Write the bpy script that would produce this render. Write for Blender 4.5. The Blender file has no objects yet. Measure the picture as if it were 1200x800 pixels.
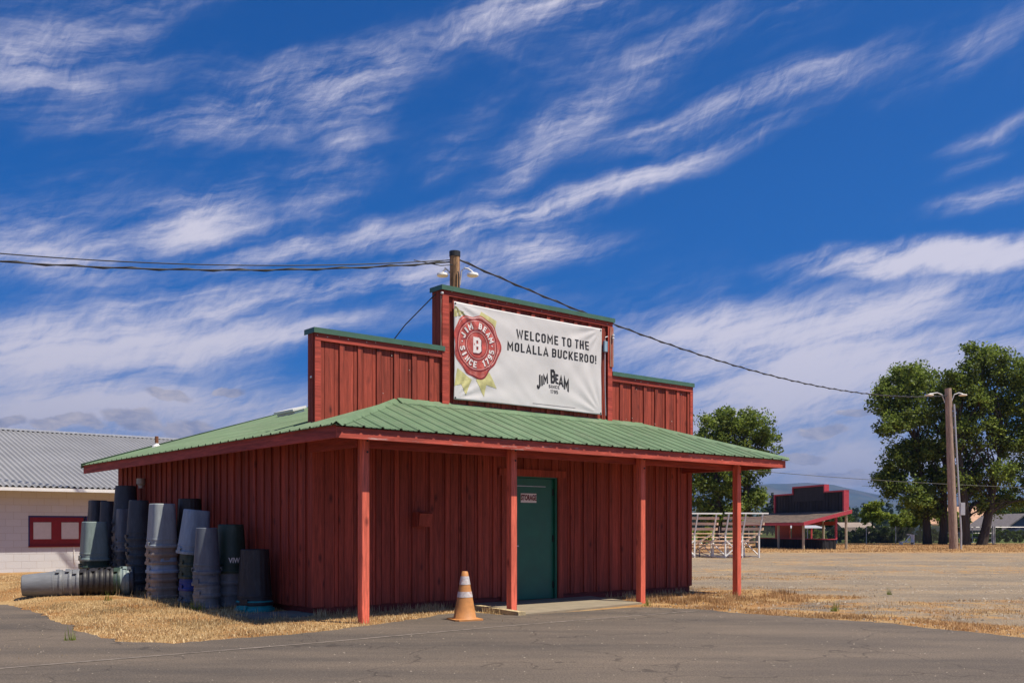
import bpy, bmesh, math, random
import numpy as np
from mathutils import Vector, Matrix, noise
random.seed(7); rng = np.random.default_rng(11)
R = math.radians
SC = bpy.context.scene
COL = SC.collection

# ------------------------------------------------------------------ camera
cam_d = bpy.data.cameras.new("camera"); cam = bpy.data.objects.new("camera", cam_d); COL.objects.link(cam)
cam.location = (0, 0, 1.33); cam.rotation_euler = (R(90), 0, 0)
cam_d.sensor_width = 36; cam_d.lens = 1134.3 / 1200 * 36; cam_d.shift_y = 0.1825
cam_d.clip_start = 0.1; cam_d.clip_end = 30000
SC.camera = cam
# ------------------------------------------------------------------ light
SUN = Vector((0.979, -0.485, 2.20)).normalized()
SUN_EL = math.asin(SUN.z); SUN_ROT = math.atan2(SUN.x, SUN.y)
sd = bpy.data.lights.new("sun", 'SUN'); sd.energy = 5.0; sd.angle = R(0.5); sd.color = (1.0, 0.91, 0.76)
so = bpy.data.objects.new("sun", sd); COL.objects.link(so); so.location = (20, -10, 60)
so.rotation_euler = SUN.to_track_quat('Z', 'Y').to_euler()
SC.view_settings.view_transform = 'Standard'; SC.view_settings.look = 'None'
SC.view_settings.gamma = 1.0; SC.view_settings.exposure = 0.5; SC.view_settings.use_curve_mapping = False
SKY_STRENGTH = 0.075

def build_world():
    w = bpy.data.worlds.new("World"); SC.world = w; w.use_nodes = True
    N = w.node_tree.nodes; L = w.node_tree.links; N.clear()
    def n(t, **k):
        x = N.new(t)
        for a, b in k.items(): setattr(x, a, b)
        return x
    def val(s, v):
        if hasattr(v, 'links'): L.new(v, s)
        else: s.default_value = v
    def M(op, a, b=None, c=None, clamp=False):
        x = n('ShaderNodeMath', operation=op, use_clamp=clamp); val(x.inputs[0], a)
        if b is not None: val(x.inputs[1], b)
        if c is not None: val(x.inputs[2], c)
        return x.outputs[0]
    tc = n('ShaderNodeTexCoord'); sep = n('ShaderNodeSeparateXYZ'); L.new(tc.outputs['Generated'], sep.inputs[0])
    az = M('ARCTAN2', sep.outputs[0], sep.outputs[1]); el = M('ARCSINE', sep.outputs[2])
    co = n('ShaderNodeCombineXYZ'); L.new(az, co.inputs[0]); L.new(el, co.inputs[1])
    P = co.outputs[0]
    # gentle warp of the direction so that streaks curve and fray
    def noise_tex(vec, scale, detail, rough, dist=0.0, lac=2.0):
        x = n('ShaderNodeTexNoise'); L.new(vec, x.inputs['Vector']); x.inputs['Scale'].default_value = scale
        x.inputs['Detail'].default_value = detail; x.inputs['Roughness'].default_value = rough
        x.inputs['Distortion'].default_value = dist; return x
    def warp(vec, scale, amt, detail=3):
        x = noise_tex(vec, scale, detail, 0.55)
        s = n('ShaderNodeVectorMath', operation='SUBTRACT'); L.new(x.outputs['Color'], s.inputs[0]); s.inputs[1].default_value = (.5, .5, .5)
        m = n('ShaderNodeVectorMath', operation='SCALE'); L.new(s.outputs[0], m.inputs[0]); m.inputs['Scale'].default_value = amt
        a = n('ShaderNodeVectorMath', operation='ADD'); L.new(vec, a.inputs[0]); L.new(m.outputs[0], a.inputs[1]); return a.outputs[0]
    Pw = warp(warp(P, 4.0, 0.045), 16.0, 0.022, 6); Pf = warp(P, 16.0, 0.040, 7)
    def mapped(vec, loc, ang, sc):
        m = n('ShaderNodeMapping', vector_type='TEXTURE'); L.new(vec, m.inputs[0])
        m.inputs['Location'].default_value = (loc[0], loc[1], 0); m.inputs['Rotation'].default_value = (0, 0, ang)
        m.inputs['Scale'].default_value = (sc[0], sc[1], 1); return m.outputs[0]
    def dirp(px, py):
        a = math.atan((px - 600) / 1134.3); e = math.atan((619 - py) / 1134.3 * math.cos(a)); return a, e
    def blob(px, py, rx, ry, deg, vec):
        c = dirp(px, py)
        ln = n('ShaderNodeVectorMath', operation='LENGTH'); L.new(mapped(vec, c, R(deg), (rx / 1134.3, ry / 1134.3)), ln.inputs[0])
        mr = n('ShaderNodeMapRange', interpolation_type='SMOOTHSTEP'); L.new(ln.outputs['Value'], mr.inputs['Value'])
        mr.inputs['From Min'].default_value = 1.25; mr.inputs['From Max'].default_value = 0.0; return mr.outputs[0]
    feats = [  # broad veils and streaks of cirrus (centre, radii, tilt, weight)
        (860, 122, 215, 26, 14, .62, 0), (700, 222, 330, 26, 15, .60, 0), (430, 284, 190, 22, 13, .62, 0), (1010, 80, 120, 22, 22, .30, 0),
        (1095, 302, 190, 25, -1, 1.1, 1), (1150, 225, 110, 18, 12, .50, 0), (1170, 150, 90, 16, 14, .45, 0), (1140, 190, 60, 12, 20, .3, 0),
        (930, 385, 340, 46, 6, .55, 2), (1000, 430, 280, 55, 3, .60, 2), (870, 480, 300, 60, 0, .45, 2), (1020, 545, 320, 45, 0, .45, 2),
        (235, 262, 85, 38, 20, .55, 0), (620, 190, 170, 45, 35, .35, 0), (540, 160, 90, 60, 40, .22, 0), (380, 215, 90, 50, 35, .25, 0),
        (300, 350, 340, 34, 9, .50, 0), (120, 400, 300, 50, 7, .60, 2), (330, 395, 260, 24, 10, .45, 2), (140, 470, 330, 60, 2, .55, 2),
        (60, 300, 120, 45, -5, .42, 0), (650, 295, 150, 28, 5, .45, 0), (60, 70, 210, 70, 20, .28, 0), (400, 90, 320, 50, 18, .30, 0),
        (620, 12, 220, 26, 10, .45, 0), (130, 150, 160, 22, 8, .25, 0), (430, 120, 120, 40, 30, .25, 0), (1120, 60, 150, 40, 25, .25, 0),
        (740, 90, 160, 30, 30, .22, 0), (480, 330, 160, 20, 10, .4, 0), (200, 520, 400, 40, 0, .35, 2), (700, 120, 130, 14, 20, .30, 0), (480, 250, 240, 12, 17, .35, 0), (330, 110, 200, 16, 24, .25, 0)]
    tot = None; soft = None
    for (px, py, rx, ry, dg, w_, k) in feats:
        b = M('MULTIPLY', blob(px, py, rx, ry, dg, Pf if k == 1 else Pw), min(1.1, w_ * 1.12))
        if k == 1: wedge = b
        if k == 2: soft = b if soft is None else M('MAXIMUM', soft, b)
        tot = b if tot is None else M('MAXIMUM', M('ADD', tot, M('MULTIPLY', b, .35)), b)
    # fibres: noise stretched along the streaks, plus feathered cross fibres
    Pv = warp(P, 7.0, 0.10, 4)
    f1 = noise_tex(mapped(Pw, (0, 0), R(14), (.24, .026)), 1.0, 12, .68, .35).outputs['Fac']
    f2 = noise_tex(mapped(Pv, (.3, .1), R(30), (.10, .016)), 1.0, 10, .70, .3).outputs['Fac']
    f4 = noise_tex(mapped(Pf, (.1, .7), R(55), (.035, .008)), 1.0, 8, .72, .2).outputs['Fac']
    f3 = noise_tex(mapped(P, (.2, 0), R(14), (.42, .16)), 1.0, 5, .58, .4).outputs['Fac']
    fib = M('ADD', M('ADD', M('MULTIPLY', f1, .60), M('MULTIPLY', f2, .27)), M('MULTIPLY', f4, .13))
    fibc = n('ShaderNodeMapRange'); L.new(fib, fibc.inputs[0]); fibc.inputs[1].default_value = .36; fibc.inputs[2].default_value = .64
    veil = n('ShaderNodeMapRange', interpolation_type='SMOOTHSTEP'); L.new(f3, veil.inputs[0]); veil.inputs[1].default_value = .40; veil.inputs[2].default_value = .66
    veil.inputs[4].default_value = .42
    # cirrus thins out towards the clear deep blue patch right of the middle
    clear = M('MAXIMUM', blob(840, 245, 190, 60, 14, P), blob(1010, 200, 120, 50, 10, P))
    cov = M('ADD', tot, M('MULTIPLY', M('MULTIPLY', veil.outputs[0], 1.0), M('SUBTRACT', 1.0, clear)))
    d1 = M('ADD', M('MULTIPLY', cov, M('ADD', M('MULTIPLY', fibc.outputs[0], 1.15), .12)), M('ADD', M('MULTIPLY', soft, .42), M('MULTIPLY', wedge, .30)))
    low = n('ShaderNodeMapRange', interpolation_type='SMOOTHSTEP'); L.new(el, low.inputs[0]); low.inputs[1].default_value = .20; low.inputs[2].default_value = -.01
    low.inputs[4].default_value = .55
    dens = n('ShaderNodeMapRange', interpolation_type='SMOOTHERSTEP'); L.new(M('ADD', d1, M('MULTIPLY', low.outputs[0], M('ADD', M('MULTIPLY', fibc.outputs[0], .5), .6))), dens.inputs[0])
    dens.inputs[1].default_value = .02; dens.inputs[2].default_value = 1.05
    fill_veil = n('ShaderNodeMapRange', interpolation_type='SMOOTHSTEP'); L.new(sep.outputs[1], fill_veil.inputs[0]); fill_veil.inputs[1].default_value = .05; fill_veil.inputs[2].default_value = -.5; fill_veil.inputs[4].default_value = .24  # added cloud cover out of view, neutral fill light for the shaded fronts
    dmax = M('MAXIMUM', dens.outputs[0], M('MULTIPLY', fill_veil.outputs[0], M('ADD', M('MULTIPLY', fibc.outputs[0], .5), .5)))
    # sky
    sky = n('ShaderNodeTexSky', sky_type='NISHITA'); sky.sun_disc = False; sky.sun_elevation = SUN_EL; sky.sun_rotation = SUN_ROT
    sky.altitude = 200; sky.air_density = 1.0; sky.dust_density = 0.4; sky.ozone_density = 2.5
    tint = n('ShaderNodeMix', data_type='RGBA', blend_type='MULTIPLY'); tint.inputs[0].default_value = 1
    L.new(sky.outputs[0], tint.inputs[6]); tint.inputs[7].default_value = (.0, .40, .92, 1)
    # keep the horizon from turning white
    hor = n('ShaderNodeMapRange', interpolation_type='SMOOTHSTEP'); L.new(el, hor.inputs[0]); hor.inputs[1].default_value = 0; hor.inputs[2].default_value = .35
    hm = n('ShaderNodeMix', data_type='RGBA'); L.new(hor.outputs[0], hm.inputs[0]); hm.inputs[6].default_value = (.75, .78, .9, 1); hm.inputs[7].default_value = (1, 1, 1, 1)
    t2 = n('ShaderNodeMix', data_type='RGBA', blend_type='MULTIPLY'); t2.inputs[0].default_value = 1; L.new(tint.outputs[2], t2.inputs[6]); L.new(hm.outputs[2], t2.inputs[7])
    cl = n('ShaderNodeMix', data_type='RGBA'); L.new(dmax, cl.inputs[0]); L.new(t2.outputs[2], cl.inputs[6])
    K = 1 / 0.09
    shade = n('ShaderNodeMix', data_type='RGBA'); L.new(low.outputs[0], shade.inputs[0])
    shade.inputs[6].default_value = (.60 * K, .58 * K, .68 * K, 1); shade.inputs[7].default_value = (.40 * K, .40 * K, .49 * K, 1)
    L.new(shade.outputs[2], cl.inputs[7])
    # the veil behind the viewer is an unseen addition that lightens shaded walls
    # small low cumulus
    cum = None
    for (px, py, rx, ry) in [(80, 501, 42, 9), (157, 492, 34, 11), (222, 500, 34, 13), (195, 461, 32, 7), (270, 457, 26, 6), (8, 497, 26, 6), (210, 512, 20, 8),
                             (965, 505, 36, 9), (1010, 480, 30, 6), (930, 540, 40, 7), (1000, 560, 60, 8), (780, 498, 30, 7)]:
        b = blob(px, py, rx * 1.35, ry * 1.5, 0, Pf); cum = b if cum is None else M('MAXIMUM', cum, b)
    cn = noise_tex(mapped(P, (0, 0), 0, (.03, .014)), 1.0, 6, .6, .4).outputs['Fac']
    cm = n('ShaderNodeMapRange', interpolation_type='SMOOTHSTEP'); L.new(M('MULTIPLY', cum, M('ADD', cn, .35)), cm.inputs[0]); cm.inputs[1].default_value = .30; cm.inputs[2].default_value = .52
    cm.inputs[4].default_value = .75
    cc = n('ShaderNodeValToRGB'); L.new(cn, cc.inputs[0]); cc.color_ramp.elements[0].position = .38; cc.color_ramp.elements[1].position = .66
    cc.color_ramp.elements[0].color = (.25, .26, .36, 1); cc.color_ramp.elements[1].color = (.56, .50, .50, 1)
    cs = n('ShaderNodeVectorMath', operation='SCALE'); L.new(cc.outputs[0], cs.inputs[0]); cs.inputs['Scale'].default_value = K
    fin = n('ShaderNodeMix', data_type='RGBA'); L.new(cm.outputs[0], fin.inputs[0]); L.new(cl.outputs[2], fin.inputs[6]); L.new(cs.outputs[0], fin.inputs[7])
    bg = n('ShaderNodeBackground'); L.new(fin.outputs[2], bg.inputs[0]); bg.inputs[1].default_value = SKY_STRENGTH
    out = n('ShaderNodeOutputWorld'); L.new(bg.outputs[0], out.inputs[0])
build_world()

# ------------------------------------------------------------------ frames
YAW = R(39.95); CX, CY = -3.009, 14.699            # front left corner of the red building; u runs along its front, v into it
cu, su = math.cos(YAW), math.sin(YAW)
def W(u, v, z=0.0): return Vector((CX + u * cu - v * su, CY + u * su + v * cu, z))
def UV(X, Y): return (X - CX) * cu + (Y - CY) * su, -(X - CX) * su + (Y - CY) * cu
def at(px, py, Y): return Vector(((px - 600) / 1134.3 * Y, Y, 1.33 + (619 - py) / 1134.3 * Y))
def sstep(a, b, x):
    t = min(1, max(0, (x - a) / (b - a))); return t * t * (3 - 2 * t)
def gz(X, Y):
    u, v = UV(X, Y)
    z = .025 * min(max(v, 0), 8) * (1 - sstep(8, 20, v) * .6) * (1 - sstep(0, 4, u)) * (1 - sstep(25, 45, Y)) * sstep(-3.3, -2.3, u)
    return z

# ------------------------------------------------------------------ materials
def mat(name):
    m = bpy.data.materials.new(name); m.use_nodes = True
    return m, m.node_tree.nodes, m.node_tree.links, m.node_tree.nodes['Principled BSDF']
def rgba(c): return (c[0], c[1], c[2], 1)
def simple(name, col, rough=.6, metal=0, var=.15, scale=8, bump=0, bscale=60, island=.0, stretch=(1, 1, 1), dirt=None, dirt_amt=.4, spec=.5, dscale=2.5):
    m, N, L, b = mat(name)
    b.inputs['Roughness'].default_value = rough; b.inputs['Metallic'].default_value = metal; b.inputs['Specular IOR Level'].default_value = spec
    tc = N.new('ShaderNodeTexCoord'); mp = N.new('ShaderNodeMapping'); L.new(tc.outputs['Object'], mp.inputs[0]); mp.inputs['Scale'].default_value = stretch
    nz = N.new('ShaderNodeTexNoise'); L.new(mp.outputs[0], nz.inputs[0]); nz.inputs['Scale'].default_value = scale; nz.inputs['Detail'].default_value = 7; nz.inputs['Roughness'].default_value = .6
    mr = N.new('ShaderNodeMapRange'); L.new(nz.outputs['Fac'], mr.inputs[0]); mr.inputs[1].default_value = .3; mr.inputs[2].default_value = .7
    mr.inputs[3].default_value = 1 - var; mr.inputs[4].default_value = 1 + var
    last = mr.outputs[0]
    if island:
        g = N.new('ShaderNodeNewGeometry'); m2 = N.new('ShaderNodeMapRange'); L.new(g.outputs['Random Per Island'], m2.inputs[0]); m2.inputs[3].default_value = 1 - island; m2.inputs[4].default_value = 1 + island
        mm = N.new('ShaderNodeMath'); mm.operation = 'MULTIPLY'; L.new(last, mm.inputs[0]); L.new(m2.outputs[0], mm.inputs[1]); last = mm.outputs[0]
    sc = N.new('ShaderNodeVectorMath'); sc.operation = 'SCALE'; sc.inputs[0].default_value = col; L.new(last, sc.inputs['Scale']); colout = sc.outputs[0]
    if dirt:
        n2 = N.new('ShaderNodeTexNoise'); L.new(tc.outputs['Object'], n2.inputs[0]); n2.inputs['Scale'].default_value = dscale; n2.inputs['Detail'].default_value = 8; n2.inputs['Roughness'].default_value = .7
        r2 = N.new('ShaderNodeMapRange'); L.new(n2.outputs['Fac'], r2.inputs[0]); r2.inputs[1].default_value = .5; r2.inputs[2].default_value = .72; r2.inputs[4].default_value = dirt_amt
        mx = N.new('ShaderNodeMix'); mx.data_type = 'RGBA'; L.new(r2.outputs[0], mx.inputs[0]); L.new(colout, mx.inputs[6]); mx.inputs[7].default_value = rgba(dirt); colout = mx.outputs[2]
    L.new(colout, b.inputs['Base Color'])
    if bump:
        n3 = N.new('ShaderNodeTexNoise'); L.new(mp.outputs[0], n3.inputs[0]); n3.inputs['Scale'].default_value = bscale; n3.inputs['Detail'].default_value = 5
        bp = N.new('ShaderNodeBump'); L.new(n3.outputs['Fac'], bp.inputs['Height']); bp.inputs['Strength'].default_value = bump; bp.inputs['Distance'].default_value = .01; L.new(bp.outputs[0], b.inputs['Normal'])
    return m
def wood(name, col, dark, grain_axis='z', knots=True, var=.38, peel=None, peel_amt=.5, peel_lo=.60, rough=.72, bump=.5):
    """rough sawn painted boards: grain, knots, tone that differs from board to board, optional peeled paint"""
    m, N, L, b = mat(name); b.inputs['Roughness'].default_value = rough; b.inputs['Specular IOR Level'].default_value = .3
    st = {'z': (1, 1, .06), 'x': (.06, 1, 1), 'y': (1, .06, 1)}[grain_axis]
    tc = N.new('ShaderNodeTexCoord'); g = N.new('ShaderNodeNewGeometry')
    off = N.new('ShaderNodeVectorMath'); off.operation = 'SCALE'; off.inputs[0].default_value = (3.1, 7.3, 5.9); L.new(g.outputs['Random Per Island'], off.inputs['Scale'])
    ad = N.new('ShaderNodeVectorMath'); L.new(tc.outputs['Object'], ad.inputs[0]); L.new(off.outputs[0], ad.inputs[1])
    mp = N.new('ShaderNodeMapping'); L.new(ad.outputs[0], mp.inputs[0]); mp.inputs['Scale'].default_value = st
    g1 = N.new('ShaderNodeTexNoise'); L.new(mp.outputs[0], g1.inputs[0]); g1.inputs['Scale'].default_value = 45; g1.inputs['Detail'].default_value = 6; g1.inputs['Roughness'].default_value = .65; g1.inputs['Distortion'].default_value = .8
    g2 = N.new('ShaderNodeTexNoise'); L.new(mp.outputs[0], g2.inputs[0]); g2.inputs['Scale'].default_value = 7; g2.inputs['Detail'].default_value = 4; g2.inputs['Distortion'].default_value = 1.5
    def mr(s, a, b_, c, d):
        x = N.new('ShaderNodeMapRange'); L.new(s, x.inputs[0])
        for i, v in enumerate((a, b_, c, d)): x.inputs[1 + i].default_value = v
        return x.outputs[0]
    def mul(a, c):
        x = N.new('ShaderNodeMath'); x.operation = 'MULTIPLY'; L.new(a, x.inputs[0]); L.new(c, x.inputs[1]); return x.outputs[0]
    t = mul(mul(mr(g1.outputs['Fac'], .3, .7, 1 - var, 1 + var), mr(g2.outputs['Fac'], .3, .7, .72, 1.26)), mr(g.outputs['Random Per Island'], 0, 1, .80, 1.20))
    sc = N.new('ShaderNodeVectorMath'); sc.operation = 'SCALE'; sc.inputs[0].default_value = col; L.new(t, sc.inputs['Scale']); out = sc.outputs[0]
    if knots:
        mk = N.new('ShaderNodeMapping'); L.new(ad.outputs[0], mk.inputs[0]); mk.inputs['Scale'].default_value = tuple(1 if s == 1 else .45 for s in st)
        vo = N.new('ShaderNodeTexVoronoi'); L.new(mk.outputs[0], vo.inputs[0]); vo.inputs['Scale'].default_value = 4.2
        k = mr(vo.outputs['Distance'], .04, .17, .8, 0)
        mx = N.new('ShaderNodeMix'); mx.data_type = 'RGBA'; L.new(k, mx.inputs[0]); L.new(out, mx.inputs[6]); mx.inputs[7].default_value = rgba(dark); out = mx.outputs[2]
    if peel:
        pn = N.new('ShaderNodeTexNoise'); L.new(mp.outputs[0], pn.inputs[0]); pn.inputs['Scale'].default_value = 16; pn.inputs['Detail'].default_value = 8; pn.inputs['Roughness'].default_value = .75
        p = mr(pn.outputs['Fac'], peel_lo, peel_lo + .05, 0, peel_amt)
        mx = N.new('ShaderNodeMix'); mx.data_type = 'RGBA'; L.new(p, mx.inputs[0]); L.new(out, mx.inputs[6]); mx.inputs[7].default_value = rgba(peel); out = mx.outputs[2]
    L.new(out, b.inputs['Base Color'])
    bp = N.new('ShaderNodeBump'); L.new(g1.outputs['Fac'], bp.inputs['Height']); bp.inputs['Strength'].default_value = bump; bp.inputs['Distance'].default_value = .009; L.new(bp.outputs[0], b.inputs['Normal'])
    return m
RED = (.275, .047, .027); DRK = (.055, .010, .008)
M = dict(
    red=wood('red_boards', RED, DRK, 'z', peel=(.40, .20, .15), peel_amt=.5, peel_lo=.665),
    redh=wood('red_trim', (.33, .052, .034), DRK, 'x', knots=False, peel=(.5, .34, .28), peel_amt=.7, peel_lo=.69),
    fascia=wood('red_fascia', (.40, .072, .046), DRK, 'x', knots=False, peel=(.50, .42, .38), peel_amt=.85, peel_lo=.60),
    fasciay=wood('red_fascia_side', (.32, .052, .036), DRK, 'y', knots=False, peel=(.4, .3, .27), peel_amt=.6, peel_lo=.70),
    post=wood('post_paint', (.56, .115, .07), (.16, .03, .02), 'z', peel=(.5, .36, .3), peel_amt=.7, peel_lo=.70),
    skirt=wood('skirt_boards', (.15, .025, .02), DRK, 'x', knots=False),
    weather=wood('weathered_wood', (.34, .22, .16), (.1, .06, .05), 'z', peel=(.3, .05, .03), peel_amt=.8, peel_lo=.5),
    roof=simple('green_metal', (.118, .180, .104), .62, 0, .20, 3.2, .05, 20, stretch=(1, .10, 1), dirt=(.22, .24, .17), dirt_amt=.4, spec=.12),
    cap=simple('dark_green_cap', (.065, .135, .085), .4, 0, .12, 6),
    door=simple('green_door_paint', (.010, .115, .066), .42, 0, .12, 3, .05, 60, dirt=(.03, .10, .07), dirt_amt=.4),
    black=simple('black_metal', (.02, .02, .02), .5),
    dark=simple('dark_gap', (.015, .008, .007), .9),
    white=simple('white_paint', (.72, .70, .67), .5, var=.06),
    wire=simple('cable_rubber', (.03, .03, .032), .6),
    galv=simple('galvanised_metal', (.52, .52, .53), .45, .4, .12, 8),
    rust=simple('rusty_pipe', (.20, .07, .03), .8, 0, .3, 20),
    concrete=simple('concrete', (.24, .20, .14), .9, 0, .2, 5, .3, 60, dirt=(.14, .11, .08), dirt_amt=.6),
    pole=wood('pole_wood', (.30, .17, .085), (.05, .03, .02), 'z', knots=False, peel=(.06, .035, .02), peel_amt=.8, peel_lo=.5, bump=.9),
    poleg=wood('pole_wood_grey', (.30, .215, .165), (.08, .05, .04), 'z', knots=False, peel=(.12, .07, .05), peel_amt=.6, peel_lo=.55, bump=.9),
)

# ------------------------------------------------------------------ mesh builder
class MB:
    def __init__(s): s.v = []; s.f = []
    def add(s, vs, fs):
        o = len(s.v); s.v += [tuple(p) for p in vs]; s.f += [tuple(i + o for i in f) for f in fs]; return s
    def box(s, x0, x1, y0, y1, z0, z1, rz=0, c=None):
        vs = [(x, y, z) for z in (z0, z1) for y in (y0, y1) for x in (x0, x1)]
        if rz:
            cx, cy = c if c else ((x0 + x1) / 2, (y0 + y1) / 2); a, b = math.cos(rz), math.sin(rz)
            vs = [(cx + (x - cx) * a - (y - cy) * b, cy + (x - cx) * b + (y - cy) * a, z) for x, y, z in vs]
        return s.add(vs, [(0, 2, 3, 1), (4, 5, 7, 6), (0, 1, 5, 4), (2, 6, 7, 3), (0, 4, 6, 2), (1, 3, 7, 5)])
    def hexa(s, p): return s.add(p, [(0, 3, 2, 1), (4, 5, 6, 7), (0, 1, 5, 4), (1, 2, 6, 5), (2, 3, 7, 6), (3, 0, 4, 7)])
    def tube(s, pts, r, n=8, cap=True):
        pts = [Vector(p) for p in pts]; rs = r if isinstance(r, (list, tuple)) else [r] * len(pts)
        o = len(s.v); up = Vector((0, 0, 1))
        for i, p in enumerate(pts):
            d = (pts[min(i + 1, len(pts) - 1)] - pts[max(i - 1, 0)]).normalized()
            a = d.cross(up if abs(d.z) < .95 else Vector((1, 0, 0))).normalized(); b = d.cross(a)
            for k in range(n):
                t = 2 * math.pi * k / n; s.v.append(tuple(p + (a * math.cos(t) + b * math.sin(t)) * rs[i]))
        for i in range(len(pts) - 1):
            for k in range(n):
                s.f.append((o + i * n + k, o + i * n + (k + 1) % n, o + (i + 1) * n + (k + 1) % n, o + (i + 1) * n + k))
        if cap: s.f.append(tuple(o + k for k in range(n))[::-1]); s.f.append(tuple(o + (len(pts) - 1) * n + k for k in range(n)))
        return s
    def bar(s, a, b, w, h=None):
        h = h or w; a = Vector(a); b = Vector(b); d = (b - a).normalized(); up = Vector((0, 0, 1)) if abs(d.z) < .95 else Vector((0, 1, 0))
        x = d.cross(up).normalized() * w / 2; y = d.cross(x).normalized() * h / 2
        return s.hexa([a - x - y, a + x - y, a + x + y, a - x + y, b - x - y, b + x - y, b + x + y, b - x + y])
    def lathe(s, prof, n=24, c=(0, 0, 0), cap=True):
        o = len(s.v)
        for r, z in prof:
            for k in range(n): t = 2 * math.pi * k / n; s.v.append((c[0] + r * math.cos(t), c[1] + r * math.sin(t), c[2] + z))
        for i in range(len(prof) - 1):
            for k in range(n): s.f.append((o + i * n + k, o + i * n + (k + 1) % n, o + (i + 1) * n + (k + 1) % n, o + (i + 1) * n + k))
        if cap: s.f.append(tuple(o + k for k in range(n))[::-1]); s.f.append(tuple(o + (len(prof) - 1) * n + k for k in range(n)))
        return s
    def build(s, name, m, parent=None, off=(0, 0, 0), smooth=False, bevel=0):
        me = bpy.data.meshes.new(name); ox, oy, oz = off
        me.from_pydata([(x - ox, y - oy, z - oz) for x, y, z in s.v], [], s.f); me.update()
        if m: me.materials.append(M[m] if isinstance(m, str) else m)
        o = bpy.data.objects.new(name, me); COL.objects.link(o)
        if parent: o.parent = parent
        if smooth:
            for p in me.polygons: p.use_smooth = True
            try: me.set_sharp_from_angle(angle=R(38))
            except Exception: pass
        if bevel:
            b = o.modifiers.new('bevel', 'BEVEL'); b.width = bevel; b.segments = 1; b.limit_method = 'ANGLE'
        return o
def tag(o, label=None, cat=None, group=None, kind=None):
    if label: o['label'] = label
    if cat: o['category'] = cat
    if group: o['group'] = group
    if kind: o['kind'] = kind
    return o
def thing(name, label, cat, loc=(0, 0, 0), rz=0, group=None):
    o = bpy.data.objects.new(name, None); COL.objects.link(o); o.location = loc; o.rotation_euler = (0, 0, rz); o.empty_display_size = .2
    return tag(o, label, cat, group)
def np_mesh(name, verts, faces_flat, sizes, m, parent=None):
    me = bpy.data.meshes.new(name); me.vertices.add(len(verts)); me.vertices.foreach_set('co', np.asarray(verts, dtype=np.float32).ravel())
    me.loops.add(len(faces_flat)); me.loops.foreach_set('vertex_index', np.asarray(faces_flat, dtype=np.int32))
    me.polygons.add(len(sizes)); st = np.concatenate(([0], np.cumsum(sizes)[:-1])).astype(np.int32); me.polygons.foreach_set('loop_start', st)
    me.update(calc_edges=True); me.validate(); me.materials.append(m)
    o = bpy.data.objects.new(name, me); COL.objects.link(o)
    if parent: o.parent = parent
    return o

# ------------------------------------------------------------------ ground
def poly_dist(x, y, pl):
    best = 1e9
    for (ax, ay), (bx, by) in zip(pl, pl[1:]):
        dx, dy = bx - ax, by - ay; t = max(0, min(1, ((x - ax) * dx + (y - ay) * dy) / (dx * dx + dy * dy)))
        best = min(best, math.hypot(x - ax - t * dx, y - ay - t * dy))
    return best
A_LEFT = [(-60, 45), (-20, 24), (-12.5, 19.4), (-9.07, 17.14), (-7.9, 15.71), (-7.38, 15.09), (-6.4, 13.7), (-5.55, 12.47), (-5.04, 11.79), (-4.5, 11.3), (-3.94, 11.17), (-3.12, 11.7), (-2.66, 12.07), (-2.01, 13.01), (-1.05, 14.8), (-.6, 15.2)]
A_MID = [(.09, 14.66), (2.05, 16.2)]
A_RIGHT = [(2.36, 16.22), (3.29, 15.55), (3.91, 14.79), (5.08, 13.71), (5.59, 12.68), (6.19, 11.69), (9, 8.6), (20, 0), (60, -40)]
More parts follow.
